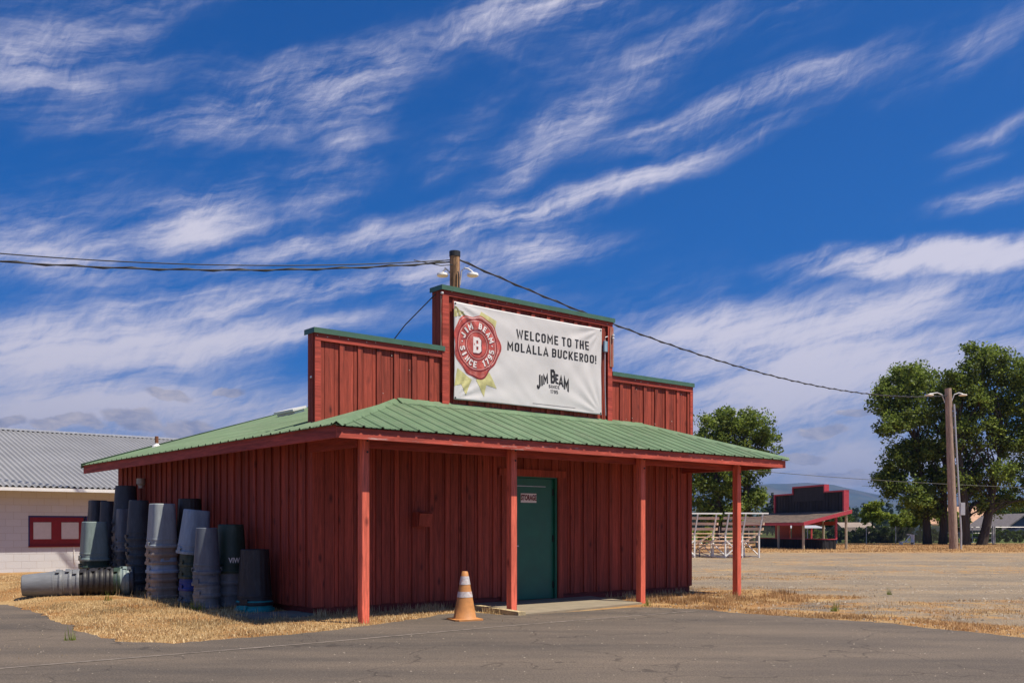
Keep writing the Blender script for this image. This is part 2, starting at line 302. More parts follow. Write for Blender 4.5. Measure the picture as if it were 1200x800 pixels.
def ground_material():
    m, N, L, b = mat('dirt_gravel_and_straw'); b.inputs['Roughness'].default_value = .95; b.inputs['Specular IOR Level'].default_value = .15
    g = N.new('ShaderNodeNewGeometry'); P = g.outputs['Position']
    def nz(scale, det=6, rough=.6, st=None):
        x = N.new('ShaderNodeTexNoise'); v = P
        if st:
            mp = N.new('ShaderNodeMapping'); L.new(P, mp.inputs[0]); mp.inputs['Scale'].default_value = st; v = mp.outputs[0]
        L.new(v, x.inputs[0]); x.inputs['Scale'].default_value = scale; x.inputs['Detail'].default_value = det; x.inputs['Roughness'].default_value = rough; return x.outputs['Fac']
    def ramp(s, a, c1, b_, c2, mid=None):
        r = N.new('ShaderNodeValToRGB'); L.new(s, r.inputs[0]); e = r.color_ramp.elements; e[0].position = a; e[0].color = rgba(c1); e[1].position = b_; e[1].color = rgba(c2)
        if mid: x = e.new(mid[0]); x.color = rgba(mid[1])
        return r.outputs[0]
    def mr(s, a, b_, c=0, d=1):
        x = N.new('ShaderNodeMapRange'); L.new(s, x.inputs[0]); x.inputs[1].default_value = a; x.inputs[2].default_value = b_; x.inputs[3].default_value = c; x.inputs[4].default_value = d; return x.outputs[0]
    def mix(f, a, b_, bt='MIX'):
        x = N.new('ShaderNodeMix'); x.data_type = 'RGBA'; x.blend_type = bt
        if hasattr(f, 'links'): L.new(f, x.inputs[0])
        else: x.inputs[0].default_value = f
        L.new(a, x.inputs[6]); L.new(b_, x.inputs[7]); return x.outputs[2]
    grav = ramp(nz(38, 4, .7), .30, (.115, .092, .070), .72, (.45, .38, .30), (.5, (.245, .198, .148)))
    big = ramp(nz(.35, 6, .62, (.9, 1.3, 1)), .36, (.72, .73, .76), .66, (1.22, 1.12, .96))
    grav = mix(1.0, grav, big, 'MULTIPLY')
    vo = N.new('ShaderNodeTexVoronoi'); L.new(P, vo.inputs[0]); vo.inputs['Scale'].default_value = 26
    st_ = mr(vo.outputs['Distance'], .10, .22, .55, 0)
    lt = N.new('ShaderNodeRGB'); lt.outputs[0].default_value = (.36, .31, .25, 1); grav = mix(st_, grav, lt.outputs[0])
    straw = ramp(nz(60, 5, .75, (1, 1, 1)), .30, (.14, .085, .038), .70, (.58, .42, .22), (.5, (.38, .255, .12)))
    rusty = ramp(nz(1.1, 5, .6), .38, (1.08, 1.06, 1.04), .66, (.78, .55, .38)); straw = mix(1.0, straw, rusty, 'MULTIPLY')
    at_ = N.new('ShaderNodeAttribute'); at_.attribute_name = 'cover'
    sp = N.new('ShaderNodeSeparateColor'); L.new(at_.outputs['Color'], sp.inputs[0])
    def brk(s, amt, sc):
        a = N.new('ShaderNodeMath'); a.operation = 'ADD'; L.new(s, a.inputs[0]); L.new(mr(nz(sc, 7, .7), .25, .75, -amt, amt), a.inputs[1]); return mr(a.outputs[0], .38, .62)
    col = mix(brk(sp.outputs[0], .45, 1.6), grav, straw)
    gr = ramp(nz(.7, 5), .35, (.06, .085, .025), .7, (.15, .17, .05)); col = mix(brk(sp.outputs[1], .3, .6), col, gr)
    L.new(col, b.inputs['Base Color'])
    bp = N.new('ShaderNodeBump'); L.new(nz(45, 4, .7), bp.inputs['Height']); bp.inputs['Strength'].default_value = .8; bp.inputs['Distance'].default_value = .03; L.new(bp.outputs[0], b.inputs['Normal'])
    return m
def straw_amt(X, Y):
    u, v = UV(X, Y)
    if u < 2.5 and Y < 40: return 1.0
    if X > 1.5 and Y < 40:
        d = poly_dist(X, Y, A_RIGHT); w = 1.15 + .9 * noise.noise(Vector((X * .7, Y * .7, 3)))
        a = 1 - sstep(w * .6, w * 1.5, d)
        d2 = max(0, abs(u - 7.6) - 1.8, abs(v + 1.6) - 1.0); a = max(a, .85 * (1 - sstep(0, 1.6, d2)))
        far = sstep(.35, .6, noise.noise(Vector((X * .13, Y * .28, 9))) + .5) * .45
        return max(a, far)
    return min(1, .35 + sstep(50, 60, Y) * .7) if X > 2 else .8
def ground():
    xs = np.concatenate(([-9000, -4000, -1500, -600, -250, -120, -70, -45], np.arange(-32, 0, .4), np.arange(0, 14, .25), np.arange(14, 60, .8), [70, 90, 130, 250, 600, 1500, 4000, 9000]))
    ys = np.concatenate(([-2000, -400, -100, -30, 0, 5], np.arange(8, 28, .25), np.arange(28, 95, .8), [100, 115, 140, 180, 250, 400, 700, 1500, 4000, 9000]))
    V = []; C = []
    for y in ys:
        for x in xs:
            V.append((x, y, gz(x, y) + (.012 * noise.noise(Vector((x * .8, y * .8, 0))) if 8 < y < 95 and abs(x) < 60 and poly_dist(x, y, A_LEFT + A_MID + A_RIGHT) > .5 and UV(x, y)[1] > -2 else 0)))
            gg = sstep(86, 90, y)
            C.append((straw_amt(x, y), gg, 0, 1))
    nx, ny = len(xs), len(ys)
    F = [(j * nx + i, j * nx + i + 1, (j + 1) * nx + i + 1, (j + 1) * nx + i) for j in range(ny - 1) for i in range(nx - 1)]
    me = bpy.data.meshes.new('ground'); me.from_pydata(V, [], F); me.update()
    ca = me.color_attributes.new('cover', 'FLOAT_COLOR', 'POINT'); ca.data.foreach_set('color', np.array(C, dtype=np.float32).ravel())
    me.materials.append(ground_material())
    o = bpy.data.objects.new('ground', me); COL.objects.link(o); tag(o, kind='structure')
ground()
def asphalt_mat():
    m, N, L, b = mat('worn_asphalt'); b.inputs['Roughness'].default_value = .88; b.inputs['Specular IOR Level'].default_value = .25
    g = N.new('ShaderNodeNewGeometry'); P = g.outputs['Position']
    def nz(scale, det=6, rough=.6, st=None):
        x = N.new('ShaderNodeTexNoise'); v = P
        if st:
            mp = N.new('ShaderNodeMapping'); L.new(P, mp.inputs[0]); mp.inputs['Scale'].default_value = st; mp.inputs['Rotation'].default_value = (0, 0, R(-35)); v = mp.outputs[0]
        L.new(v, x.inputs[0]); x.inputs['Scale'].default_value = scale; x.inputs['Detail'].default_value = det; x.inputs['Roughness'].default_value = rough; return x.outputs['Fac']
    r = N.new('ShaderNodeValToRGB'); L.new(nz(55, 5, .75), r.inputs[0]); e = r.color_ramp.elements
    e[0].position = .3; e[0].color = (.042, .035, .029, 1); e[1].position = .72; e[1].color = (.172, .143, .118, 1)
    r2 = N.new('ShaderNodeValToRGB'); L.new(nz(.55, 7, .65, (.35, 1.3, 1)), r2.inputs[0]); e = r2.color_ramp.elements
    e[0].position = .36; e[0].color = (.78, .78, .80, 1); e[1].position = .66; e[1].color = (1.42, 1.34, 1.25, 1)
    mx = N.new('ShaderNodeMix'); mx.data_type = 'RGBA'; mx.blend_type = 'MULTIPLY'; mx.inputs[0].default_value = 1; L.new(r.outputs[0], mx.inputs[6]); L.new(r2.outputs[0], mx.inputs[7])
    vo = N.new('ShaderNodeTexVoronoi'); L.new(P, vo.inputs[0]); vo.inputs['Scale'].default_value = 9
    mr = N.new('ShaderNodeMapRange'); L.new(vo.outputs['Distance'], mr.inputs[0]); mr.inputs[1].default_value = .05; mr.inputs[2].default_value = .09; mr.inputs[3].default_value = .3; mr.inputs[4].default_value = 0
    m2 = N.new('ShaderNodeMix'); m2.data_type = 'RGBA'; L.new(mr.outputs[0], m2.inputs[0]); L.new(mx.outputs[2], m2.inputs[6]); m2.inputs[7].default_value = (.30, .25, .18, 1)
    # fine cracks
    vc = N.new('ShaderNodeTexVoronoi'); vc.feature = 'DISTANCE_TO_EDGE'; dn = N.new('ShaderNodeTexNoise'); L.new(P, dn.inputs[0]); dn.inputs['Scale'].default_value = 1.7
    av = N.new('ShaderNodeVectorMath'); L.new(P, av.inputs[0]); L.new(dn.outputs['Color'], av.inputs[1]); L.new(av.outputs[0], vc.inputs[0]); vc.inputs['Scale'].default_value = .42
    mc = N.new('ShaderNodeMapRange'); L.new(vc.outputs['Distance'], mc.inputs[0]); mc.inputs[1].default_value = .002; mc.inputs[2].default_value = .008; mc.inputs[3].default_value = .5; mc.inputs[4].default_value = 0
    m3 = N.new('ShaderNodeMix'); m3.data_type = 'RGBA'; L.new(mc.outputs[0], m3.inputs[0]); L.new(m2.outputs[2], m3.inputs[6]); m3.inputs[7].default_value = (.03, .024, .02, 1)
    L.new(m3.outputs[2], b.inputs['Base Color'])
    bp = N.new('ShaderNodeBump'); L.new(nz(110, 3, .7), bp.inputs['Height']); bp.inputs['Strength'].default_value = .55; bp.inputs['Distance'].default_value = .01; L.new(bp.outputs[0], b.inputs['Normal'])
    return m
M['asphalt'] = asphalt_mat()
def asphalt():
    pl = A_LEFT + A_MID + A_RIGHT; pts = []
    for (ax, ay), (bx, by) in zip(pl, pl[1:]):
        n = max(1, int(math.hypot(bx - ax, by - ay) / .12)) if abs(ax) < 25 and abs(bx) < 25 else 4
        for k in range(n):
            t = k / n; x = ax + (bx - ax) * t; y = ay + (by - ay) * t
            on_slab = (.0 < x < 2.1 and 14.5 < y < 16.3)
            a = 0 if on_slab else .16
            x += a * noise.noise(Vector((x * 1.3, y * 1.3, 5))) + a * .6 * noise.noise(Vector((x * 6, y * 6, 8)))
            y += a * noise.noise(Vector((x * 1.3, y * 1.3, 15))) + a * .6 * noise.noise(Vector((x * 6, y * 6, 18)))
            pts.append((x, y))
    pts += [(60, -40), (-60, -40)]
    bm = bmesh.new(); vs = [bm.verts.new((x, y, .016 + (gz(x, y)))) for x, y in pts]; f = bm.faces.new(vs)
    bmesh.ops.triangulate(bm, faces=[f]); bmesh.ops.recalc_face_normals(bm, faces=bm.faces)
    if sum(f.normal.z for f in bm.faces) < 0: bmesh.ops.reverse_faces(bm, faces=bm.faces)
    ex = [e for e in bm.edges if e.is_boundary]; r = bmesh.ops.extrude_edge_only(bm, edges=ex)
    for v in [g for g in r['geom'] if isinstance(g, bmesh.types.BMVert)]: v.co.z -= .03
    me = bpy.data.meshes.new('asphalt_lot'); bm.to_mesh(me); bm.free(); me.materials.append(M['asphalt'])
    tag(bpy.data.objects.new('asphalt_lot', me), kind='structure'); COL.objects.link(bpy.data.objects['asphalt_lot'])
asphalt()
# pale dusty seam where two strips of asphalt meet
s_ = MB(); pl = [(-7.5, 7.0), (-4.81, 9.09), (-2.3, 11.09), (0, 13.12), (2.3, 14.94), (3.0, 15.5)]
pp = []
for a, b_ in zip(pl, pl[1:]):
    for k in range(14): t = k / 14; pp.append((a[0] + (b_[0] - a[0]) * t + .02 * noise.noise(Vector((k, a[0], 1))), a[1] + (b_[1] - a[1]) * t))
vs = []
for i, (x, y) in enumerate(pp):
    w_ = .022 + .014 * noise.noise(Vector((i * .7, 2, 2))); vs += [(x - w_, y + w_, .020), (x + w_, y - w_, .020)]
s_.add(vs, [(2 * i, 2 * i + 1, 2 * i + 3, 2 * i + 2) for i in range(len(pp) - 1)])
tag(s_.build('asphalt_seam', simple('seam_dust', (.17, .14, .115), .95, 0, .45, 9)), kind='structure')

# ------------------------------------------------------------------ hills, far woods, haze
def hills():
    def ridge(name, y0, y1, hfun, m, x0, x1, nx=140, ny=24):
        V = []; 
        for j in range(ny):
            t = j / (ny - 1); y = y0 + (y1 - y0) * t
            for i in range(nx):
                x = x0 + (x1 - x0) * i / (nx - 1)
                z = hfun(x, y, t); V.append((x, y, z))
        F = [(j * nx + i, j * nx + i + 1, (j + 1) * nx + i + 1, (j + 1) * nx + i) for j in range(ny - 1) for i in range(nx - 1)]
        me = bpy.data.meshes.new(name); me.from_pydata(V, [], F); me.materials.append(m)
        for p in me.polygons: p.use_smooth = True
        o = bpy.data.objects.new(name, me); COL.objects.link(o); tag(o, kind='structure')
    def fb(x, y, s): return sum(noise.noise(Vector((x * s * k, y * s * k, k))) / k for k in (1, 2, 4, 8))
    hm = simple('hill_forest', (.028, .045, .04), .95, 0, .5, .004, 0, dirt=(.20, .15, .09), dirt_amt=.6, dscale=.0022)
    ridge('far_hills', 5200, 7200, lambda x, y, t: math.sin(min(1, t * 1.6) * math.pi / 2) ** 1.2 * (205 + 95 * fb(x, y, .0009) + 40 * math.exp(-((x - 1900) / 700) ** 2)) - 4, hm, -6500, 6800)
    ridge('near_hills', 2400, 3800, lambda x, y, t: math.sin(min(1, t * 1.6) * math.pi / 2) * (62 + 26 * fb(x, y, .0016)) - 3, simple('wooded_slope', (.035, .055, .03), .95, 0, .55, .01), -4200, 4600)
hills()
def haze():
    m = bpy.data.materials.new('haze'); m.use_nodes = True; N = m.node_tree.nodes; N.clear()
    v = N.new('ShaderNodeVolumePrincipled'); v.inputs['Color'].default_value = (.36, .58, 1, 1); v.inputs['Density'].default_value = 1.1e-4; v.inputs['Anisotropy'].default_value = 0.5
    o = N.new('ShaderNodeOutputMaterial'); m.node_tree.links.new(v.outputs[0], o.inputs['Volume'])
    b = MB().box(-9500, 9500, -2500, 9400, -6, 520); tag(b.build('haze', m), kind='stuff')
haze()

# ------------------------------------------------------------------ the red building (local frame u, v, z)
WID, LEN = 8.795, 8.94
Q, E, ER, LV = 1.845, .648, .738, 9.305
ZF0, ZF1 = 2.542, 2.689
bl = thing('storage_building', 'red board-and-batten storage shed with green metal roof, stepped false front and porch', 'building', W(0, 0, 0), YAW)
def boards(mb, a0, a1, z0, z1, plane, axis='u', side=-1, w=.17, pitch=.34, start=.11, bw=.085, gap=.008, base=.022, bat=.02, top=None, battens=True, seed=1):
    """plane: coordinate of the wall face; side: -1 means the outside is towards lower v (or lower u)"""
    rr = random.Random(seed); x = a0
    def put(p0, p1, d0, d1, za, zb):
        q0, q1 = sorted((plane + side * d0, plane + side * d1))
        if axis == 'u': mb.box(p0, p1, q0, q1, za, zb)
        else: mb.box(q0, q1, p0, p1, za, zb)
    while x < a1 - .01:
        x1 = min(a1, x + w); d = base + rr.uniform(-.0025, .0025)
        put(x + gap / 2, x1 - gap / 2, -.02, d, z0 + rr.uniform(-.012, .006), z1); x = x1
    if battens:
        x = a0 + start
        while x < a1 - .06:
            j = rr.uniform(-.012, .012); put(x - bw / 2 + j, x + bw / 2 + j, base + .003, base + bat + .003 + rr.uniform(-.002, .003), z0 + rr.uniform(-.012, .004), z1 - .001); x += pitch
# door opening
D0, D1, DT = 3.79, 4.953, 2.244
T0, T1, TT = 3.651, 5.19, 2.352
mb = MB()
boards(mb, .0, T0 + .02, .13, 2.66, 0, start=.44, seed=2)
boards(mb, T1 - .10, WID, .13, 2.66, 0, start=.27, seed=3)
boards(mb, T0 + .02, T1 - .10, DT + .05, 2.66, 0, start=.2, seed=4)
mb.build('front_wall', 'red', bl)
core = MB().box(.03, D0 - .02, .022, .12, .0, 2.66).box(D1 + .02, WID - .03, .022, .12, 0, 2.66).box(D0 - .02, D1 + .02, .022, .12, DT + .02, 2.66)
core.build('wall_core', 'dark', bl)
mb = MB(); boards(mb, .024, LEN, .13, 2.66, 0, axis='v', start=.2, pitch=.29, w=.145, seed=5); mb.build('side_wall', 'red', bl)
mb = MB(); boards(mb, .03, LEN, .13, 2.66, WID, axis='v', side=1, start=.2, pitch=.29, w=.145, seed=6); mb.build('side_wall', 'red', bl)
mb = MB(); boards(mb, .0, WID, .13, 2.72, LEN, side=1, seed=7)
for k in range(20):   # boarded gable at the back
    a = .22 + k * .42; h = 2.72 + min(.30 * (a + E), .285 * (WID + ER - a)) - .25
    mb.box(a - .2, a + .2, LEN - .1, LEN - .06, 2.6, max(h, 2.7))
mb.build('back_wall', 'red', bl)
mb = MB().box(-.02, .12, -.046, .045, .135, 2.655).box(-.049, -.0195, -.045, .09, .13, 2.66)
mb.build('corner_board', 'red', bl); mb = MB().box(WID - .1, WID + .02, -.047, -.02, .135, 2.655)
mb.build('corner_board', 'red', bl)
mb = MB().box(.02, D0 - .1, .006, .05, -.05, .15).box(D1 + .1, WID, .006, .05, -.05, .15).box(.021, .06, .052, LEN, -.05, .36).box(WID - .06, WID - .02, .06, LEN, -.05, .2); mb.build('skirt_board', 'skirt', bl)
# fascia, soffit, beams
MB().box(-E, WID + ER, -Q, -Q + .04, ZF0, ZF1).build('front_fascia', 'fascia', bl)
MB().box(-E, -E + .04, -Q + .043, LV, ZF0 + .001, ZF1 + .05).build('side_fascia', 'fasciay', bl)
MB().box(WID + ER - .04, WID + ER, -Q + .043, LV, ZF0 + .001, ZF1).build('side_fascia', 'fasciay', bl)
mb = MB()
for d in (.0,):   # back rake boards
    mb.hexa([(-E + .05, LV - .05, ZF0 + .03), (4.3, LV - .05, 4.10), (4.3, LV - .01, 4.10), (-E + .05, LV - .01, ZF0 + .03), (-E + .05, LV - .05, ZF0 + .16), (4.3, LV - .05, 4.24), (4.3, LV - .01, 4.24), (-E + .05, LV - .01, ZF0 + .16)])
mb.build('rake_board', 'redh', bl)
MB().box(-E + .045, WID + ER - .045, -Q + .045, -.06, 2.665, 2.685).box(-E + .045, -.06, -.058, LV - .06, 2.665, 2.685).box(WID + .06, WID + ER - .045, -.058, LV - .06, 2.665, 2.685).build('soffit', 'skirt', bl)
MB().box(-.09, 8.56, -1.40, -1.355, 2.47, 2.66).build('porch_beam', 'redh', bl)
MB().box(-.085, -.04, -1.352, .0, 2.475, 2.655).build('porch_beam', 'fasciay', bl)
MB().box(8.50, 8.545, -1.352, -.05, 2.475, 2.655).build('porch_beam', 'fasciay', bl)
# roof: ribbed sheets that follow the slopes
ZE = 2.72; SL, SR_, SFt = .313, .296, .366; UR = 4.30
def rib(x, pitch=.3):
    t = (x % pitch) / pitch
    return t
def sheet(along0, along1, zfun, lo, hi, pitch, flip, ends):
    """columns at rib breakpoints along one axis; each column runs from its eave to its upper end"""
    br = []; k = math.floor(along0 / pitch) * pitch
    while k < along1 + pitch:
        for t, h in ((0, 0), (.015, .022), (.05, .022), (.065, 0), (.135, 0), (.14, .005), (.165, .005), (.17, 0), (.22, 0), (.225, .005), (.25, .005), (.255, 0)):
            a = k + t * pitch / .3
            if along0 < a < along1: br.append((a, h))
        k += pitch
    br = [(along0, 0)] + br + [(along1, 0)]
    mb = MB(); n = len(br)
    vs = []
    for a, h in br:
        l, u_ = lo(a), hi(a)
        for c in (l, u_):
            p = (a, c) if ends == 'u' else (c, a)
            vs.append((p[0], p[1], zfun(*p) + h))
    fs = [(2 * i, 2 * i + 2, 2 * i + 3, 2 * i + 1) if not flip else (2 * i, 2 * i + 1, 2 * i + 3, 2 * i + 2) for i in range(n - 1)]
    mb.add(vs, fs); return mb
oh = .045
uh, uh2, zj = 1.47, 7.294, 3.383
def hipl(u): return -Q - oh + (u + E + oh) * (Q + oh) / (uh + E + oh)          # v on the left hip for a given u
def hipr(u): return -Q - oh + (WID + ER + oh - u) * (Q + oh) / (WID + ER + oh - uh2)
front = sheet(-E - oh, WID + ER + oh, lambda u, v: ZE + SFt * (v + Q), lambda u: -Q - oh, lambda u: max(-Q - oh + .001, min(.0, hipl(u), hipr(u))), .3, False, 'u')
def hip_u(v): return -E - oh + (v + Q + oh) * (uh + E + oh) / (Q + oh)
def hip_ur(v): return WID + ER + oh - (v + Q + oh) * (WID + ER + oh - uh2) / (Q + oh)
sl = (zj - ZE) / (uh + E)
left = sheet(-Q - oh, LV + .03, lambda u, v: ZE + .012 + SL * (u + E), lambda v: -E - oh, lambda v: min(UR, max(-E - oh + .001, hip_u(min(v, 0)))) if v < .1 else UR, .3, True, 'v')
right = sheet(-Q - oh, LV + .03, lambda u, v: ZE + .008 + SR_ * (WID + ER - u), lambda v: WID + ER + oh, lambda v: max(UR, min(WID + ER + oh - .001, hip_ur(min(v, 0)))) if v < .1 else UR, .3, False, 'v')
for r_ in (front, left, right):
    o = r_.build('roof', 'roof', bl); md = o.modifiers.new('thick', 'SOLIDIFY'); md.thickness = .012; md.offset = -1
def zl(u): return ZE + .012 + SL * (u + E)
mb = MB()
for (a, b_) in (((-E - oh, -Q - oh, ZE + .0), (uh, 0, zj + .02)), ((WID + ER + oh, -Q - oh, ZE + .0), (uh2, 0, zj + .02))):
    a = Vector(a); b_ = Vector(b_); d = (b_ - a).normalized(); s = d.cross(Vector((0, 0, 1))).normalized() * .085
    dn = Vector((0, 0, -.03)); up = Vector((0, 0, .035))
    mb.add([a - s + dn, a + up, a + s + dn, b_ - s + dn, b_ + up, b_ + s + dn], [(0, 1, 4, 3), (1, 2, 5, 4)])
mb.add([(UR - .12, .1, zl(UR) - .02), (UR, .1, zl(UR) + .04), (UR + .12, .1, zl(UR) - .02), (UR - .12, LV, zl(UR) - .02), (UR, LV, zl(UR) + .04), (UR + .12, LV, zl(UR) - .02)], [(0, 1, 4, 3), (1, 2, 5, 4)])
mb.hexa([(-E - oh, LV + .0, ZE - .06), (UR, LV, zl(UR) - .08), (UR, LV + .045, zl(UR) - .08), (-E - oh, LV + .045, ZE - .06), (-E - oh, LV - .06, ZE + .045), (UR, LV - .06, zl(UR) + .035), (UR, LV + .045, zl(UR) + .035), (-E - oh, LV + .045, ZE + .045)])
o = mb.build('ridge_cap', 'roof', bl); md = o.modifiers.new('thick', 'SOLIDIFY'); md.thickness = .004
# flashing against the false front
MB().hexa([(uh, -.20, zj - .07 + .012), (uh2, -.20, zj - .07 + .012), (uh2, -.028, zj + .006), (uh, -.028, zj + .006), (uh, -.20, zj - .045), (uh2, -.20, zj - .045), (uh2, -.028, zj + .06), (uh, -.028, zj + .06)]).build('flashing', 'roof', bl)
# false front
ZW, ZC = 4.335, 5.355; UC0, UC1 = 2.358, 6.394
mb = MB(); boards(mb, .0, UC0 + .01, 2.9, ZW, 0, start=.45, seed=12); mb.build('false_front_wing', 'red', bl); mb = MB(); boards(mb, UC1 - .01, WID + .015, 2.9, ZW, 0, start=.30, seed=13)
mb.build('false_front_wing', 'red', bl)
mb = MB(); boards(mb, UC0 + .012, UC1 - .012, 3.3, ZC, -.012, start=.24, pitch=.355, seed=14)
mb.build('false_front_center', 'red', bl)
MB().box(.012, UC0, .024, .19, 2.9, ZW - .01).box(UC1, WID, .024, .19, 2.9, ZW - .01).box(UC0 + .01, UC1 - .01, .012, .22, 3.3, ZC - .01).build('false_front_frame', 'skirt', bl)
mb = MB().box(-.012, UC0 - .01, -.066, -.048, ZW - .15, ZW - .001).box(UC1 + .01, WID + .02, -.066, -.048, ZW - .15, ZW - .001)
mb.box(-.014, .085, -.062, -.049, 2.9, ZW - .152).box(WID - .05, WID + .022, -.062, -.047, 2.9, ZW - .152)
mb.box(UC0 - .012, UC1 + .012, -.078, -.06, ZC - .13, ZC - .001).box(UC0 - .012, UC0 + .12, -.079, -.061, 3.3, ZC - .132).box(UC1 - .12, UC1 + .0, -.079, -.061, 3.3, ZC - .132)
mb.build('false_front_trim', 'redh', bl)
MB().box(UC1 - .075, UC1 + .02, -.094, -.08, 4.45, ZC - .14).build('weathered_trim', 'weather', bl)
MB().box(UC0 - .03, UC0 - .013, -.06, -.045, ZW + .04, ZC - .14).build('weathered_trim', 'weather', bl)
mb = MB().box(-.016, .0, -.06, .16, 2.9, ZW - .001)
mb.box(-.03, -.0165, -.02, .04, 2.9, ZW - .01); mb.build('false_front_side', 'red', bl)
MB().box(WID + .024, WID + .04, -.06, .16, 2.9, ZW - .001).build('false_front_side', 'red', bl)
mb = MB().box(UC0 - .012, UC0 + .004, -.058, .22, 3.6, ZC - .002)
mb.build('false_front_side', 'red', bl); mb = MB().box(UC1 - .004, UC1 + .012, -.058, .22, 3.6, ZC - .002)
mb.build('false_front_side', 'red', bl)
def capbar(x0, x1, z, nm='parapet_cap', y0=-.095, y1=.225):
    mb = MB().box(x0, x1, y0, y1, z, z + .035).box(x0, x1, y0, y0 + .012, z - .045, z - .0005).box(x0, x0 + .012, y0 + .0125, y1, z - .045, z - .0005).box(x1 - .012, x1, y0 + .0125, y1, z - .045, z - .0005)
    mb.build(nm, 'cap', bl)
capbar(-.045, UC0 + .035, ZW); capbar(UC1 + .0, WID + .05, ZW); capbar(UC0 - .045, UC1 + .045, ZC, y0=-.112, y1=.245)
mb = MB()
for z in (2.95, 3.35, 3.75, 4.1):
    pass
nl = MB(); rn = random.Random(31)
for (u0_, u1_, z_, v_) in ((.05, UC0, ZW - .07, -.0665), (UC1, WID, ZW - .07, -.0665), (UC0, UC1, ZC - .06, -.0785), (.0, WID, 4.0, -.0465), (.0, WID, 3.5, -.0465)):
    u = u0_
    while u < u1_ - .05:
        if rn.random() < (.75 if v_ < -.06 else .3) and not (v_ > -.05 and UC0 - .1 < u < UC1 + .1): a_ = u + rn.uniform(-.03, .03); b_ = z_ + rn.uniform(-.03, .03) * (1 if v_ < -.06 else 5); r_ = rn.uniform(.004, .007); nl.box(a_ - r_, a_ + r_, v_ - .003, v_ + .003, b_ - r_, b_ + r_)
        u += .17
nl.build('nail_heads', simple('zinc_nail', (.62, .56, .50), .6), bl)['kind'] = 'stuff'
# porch posts
def post(u, sc=1):
    o = MB().box(u - .06, u + .06, -1.525, -1.402, .0, 2.62).build('porch_post', 'post', bl, bevel=.006)
    for z in (2.40, 2.56):
        b = MB().lathe([(.0, 0), (.016, 0), (.016, .008), (0, .012)], 8, cap=False).build('bolt', 'black', o); b.location = (u + .02, -1.532, z); b.rotation_euler = (R(90), 0, 0)
for u in (-.015, 2.694, 5.688, 8.459): post(u)
# door
mb = MB().box(T0, D0 - .002, -.052, -.012, .03, TT).box(D1 + .045, T1 - .07, -.052, -.012, .03, TT).box(T0 - .06, T1 - .0, -.056, -.016, TT - .085, TT + .04)
mb.build('door_trim', 'red', bl)
MB().box(D0, D0 + .03, -.02, .12, .04, DT).box(D1 + .0, D1 + .043, -.02, .12, .04, DT + .04).box(D0, D1, -.02, .12, DT + .001, DT + .045).build('door_frame', 'door', bl)
dr = MB().box(D0 + .034, D1 - .004, .035, .08, .05, DT - .004).build('door', 'door', bl, bevel=.003)
mb = MB().tube([(D0 + .14, .03, 1.02), (D0 + .14, -.03, 1.02)], .014).bar((D0 + .14, -.03, 1.02), (D0 + .26, -.03, 1.02), .018); mb.build('handle', 'galv', dr)
for z in (.30, 1.15, 2.0): MB().box(D1 - .03, D1 + .01, .02, .036, z - .06, z + .06).build('hinge', 'black', dr)
MB().box(D0 + .25, D1 - .2, .028, .036, 2.09, 2.102).build('top_strip', 'galv', dr)

def text_obj(body, size, parent, m, name='lettering', sx=1.0, bold=0.0, place=None, spacing=1.0, align='LEFT', font_shear=0.0):
    """text as mesh; place(x, y) -> 3D point in the parent's frame"""
    c = bpy.data.curves.new(name, 'FONT'); c.body = body; c.size = size; c.offset = bold; c.space_character = spacing; c.align_x = align; c.shear = font_shear; c.resolution_u = 3
    t = bpy.data.objects.new(name + '_tmp', c); COL.objects.link(t)
    bpy.context.view_layer.update()
    me = bpy.data.meshes.new_from_object(t.evaluated_get(bpy.context.evaluated_depsgraph_get()))
    bpy.data.objects.remove(t); bpy.data.curves.remove(c); me.materials.clear()
    for v in me.vertices: v.co = place(v.co.x * sx, v.co.y)
    me.materials.append(M[m] if isinstance(m, str) else m); me.name = name
    o = bpy.data.objects.new(name, me); COL.objects.link(o); o.parent = parent
    return o
# storage sign on the door
sg = MB().box(4.155, 4.525, .024, .033, 1.80, 1.965).build('door_sign', simple('sign_face', (.85, .74, .68), .6, var=.1), dr)
M['maroon'] = simple('maroon_ink', (.16, .012, .014), .6); M['ink'] = simple('black_ink', (.012, .010, .010), .6)
text_obj('STORAGE', .115, sg, 'maroon', sx=.72, bold=.006, place=lambda x, y: (4.34 + x, .0225, 1.845 + y * 1.15), align='CENTER')
# wooden box on the front wall
bx = MB().box(1.78, 2.04, -.16, -.045, 1.36, 1.60).build('wall_box', 'red', bl)
MB().hexa([(1.80, -.175, 1.375), (2.05, -.175, 1.375), (2.05, -.162, 1.375), (1.80, -.162, 1.375), (1.80, -.215, 1.575), (2.05, -.215, 1.575), (2.05, -.163, 1.60), (1.80, -.163, 1.60)]).build('lid', 'red', bx)
MB().box(1.81, 2.0, -.055, -.046, 1.6, 1.78).build('back_plate', 'red', bx)
# lamp on the side wall
wl = MB().lathe([(0, 0), (.05, .0), (.05, .05), (.085, .09), (.085, .2), (.06, .2), (0, .19)], 14, cap=False).build('wall_lamp', simple('lamp_glass', (.45, .40, .33), .3), bl, smooth=True)
wl.location = (-.12, 7.2, 2.17); MB().box(-.03, .09, -.04, .04, .12, .2).build('bracket', 'skirt', wl)
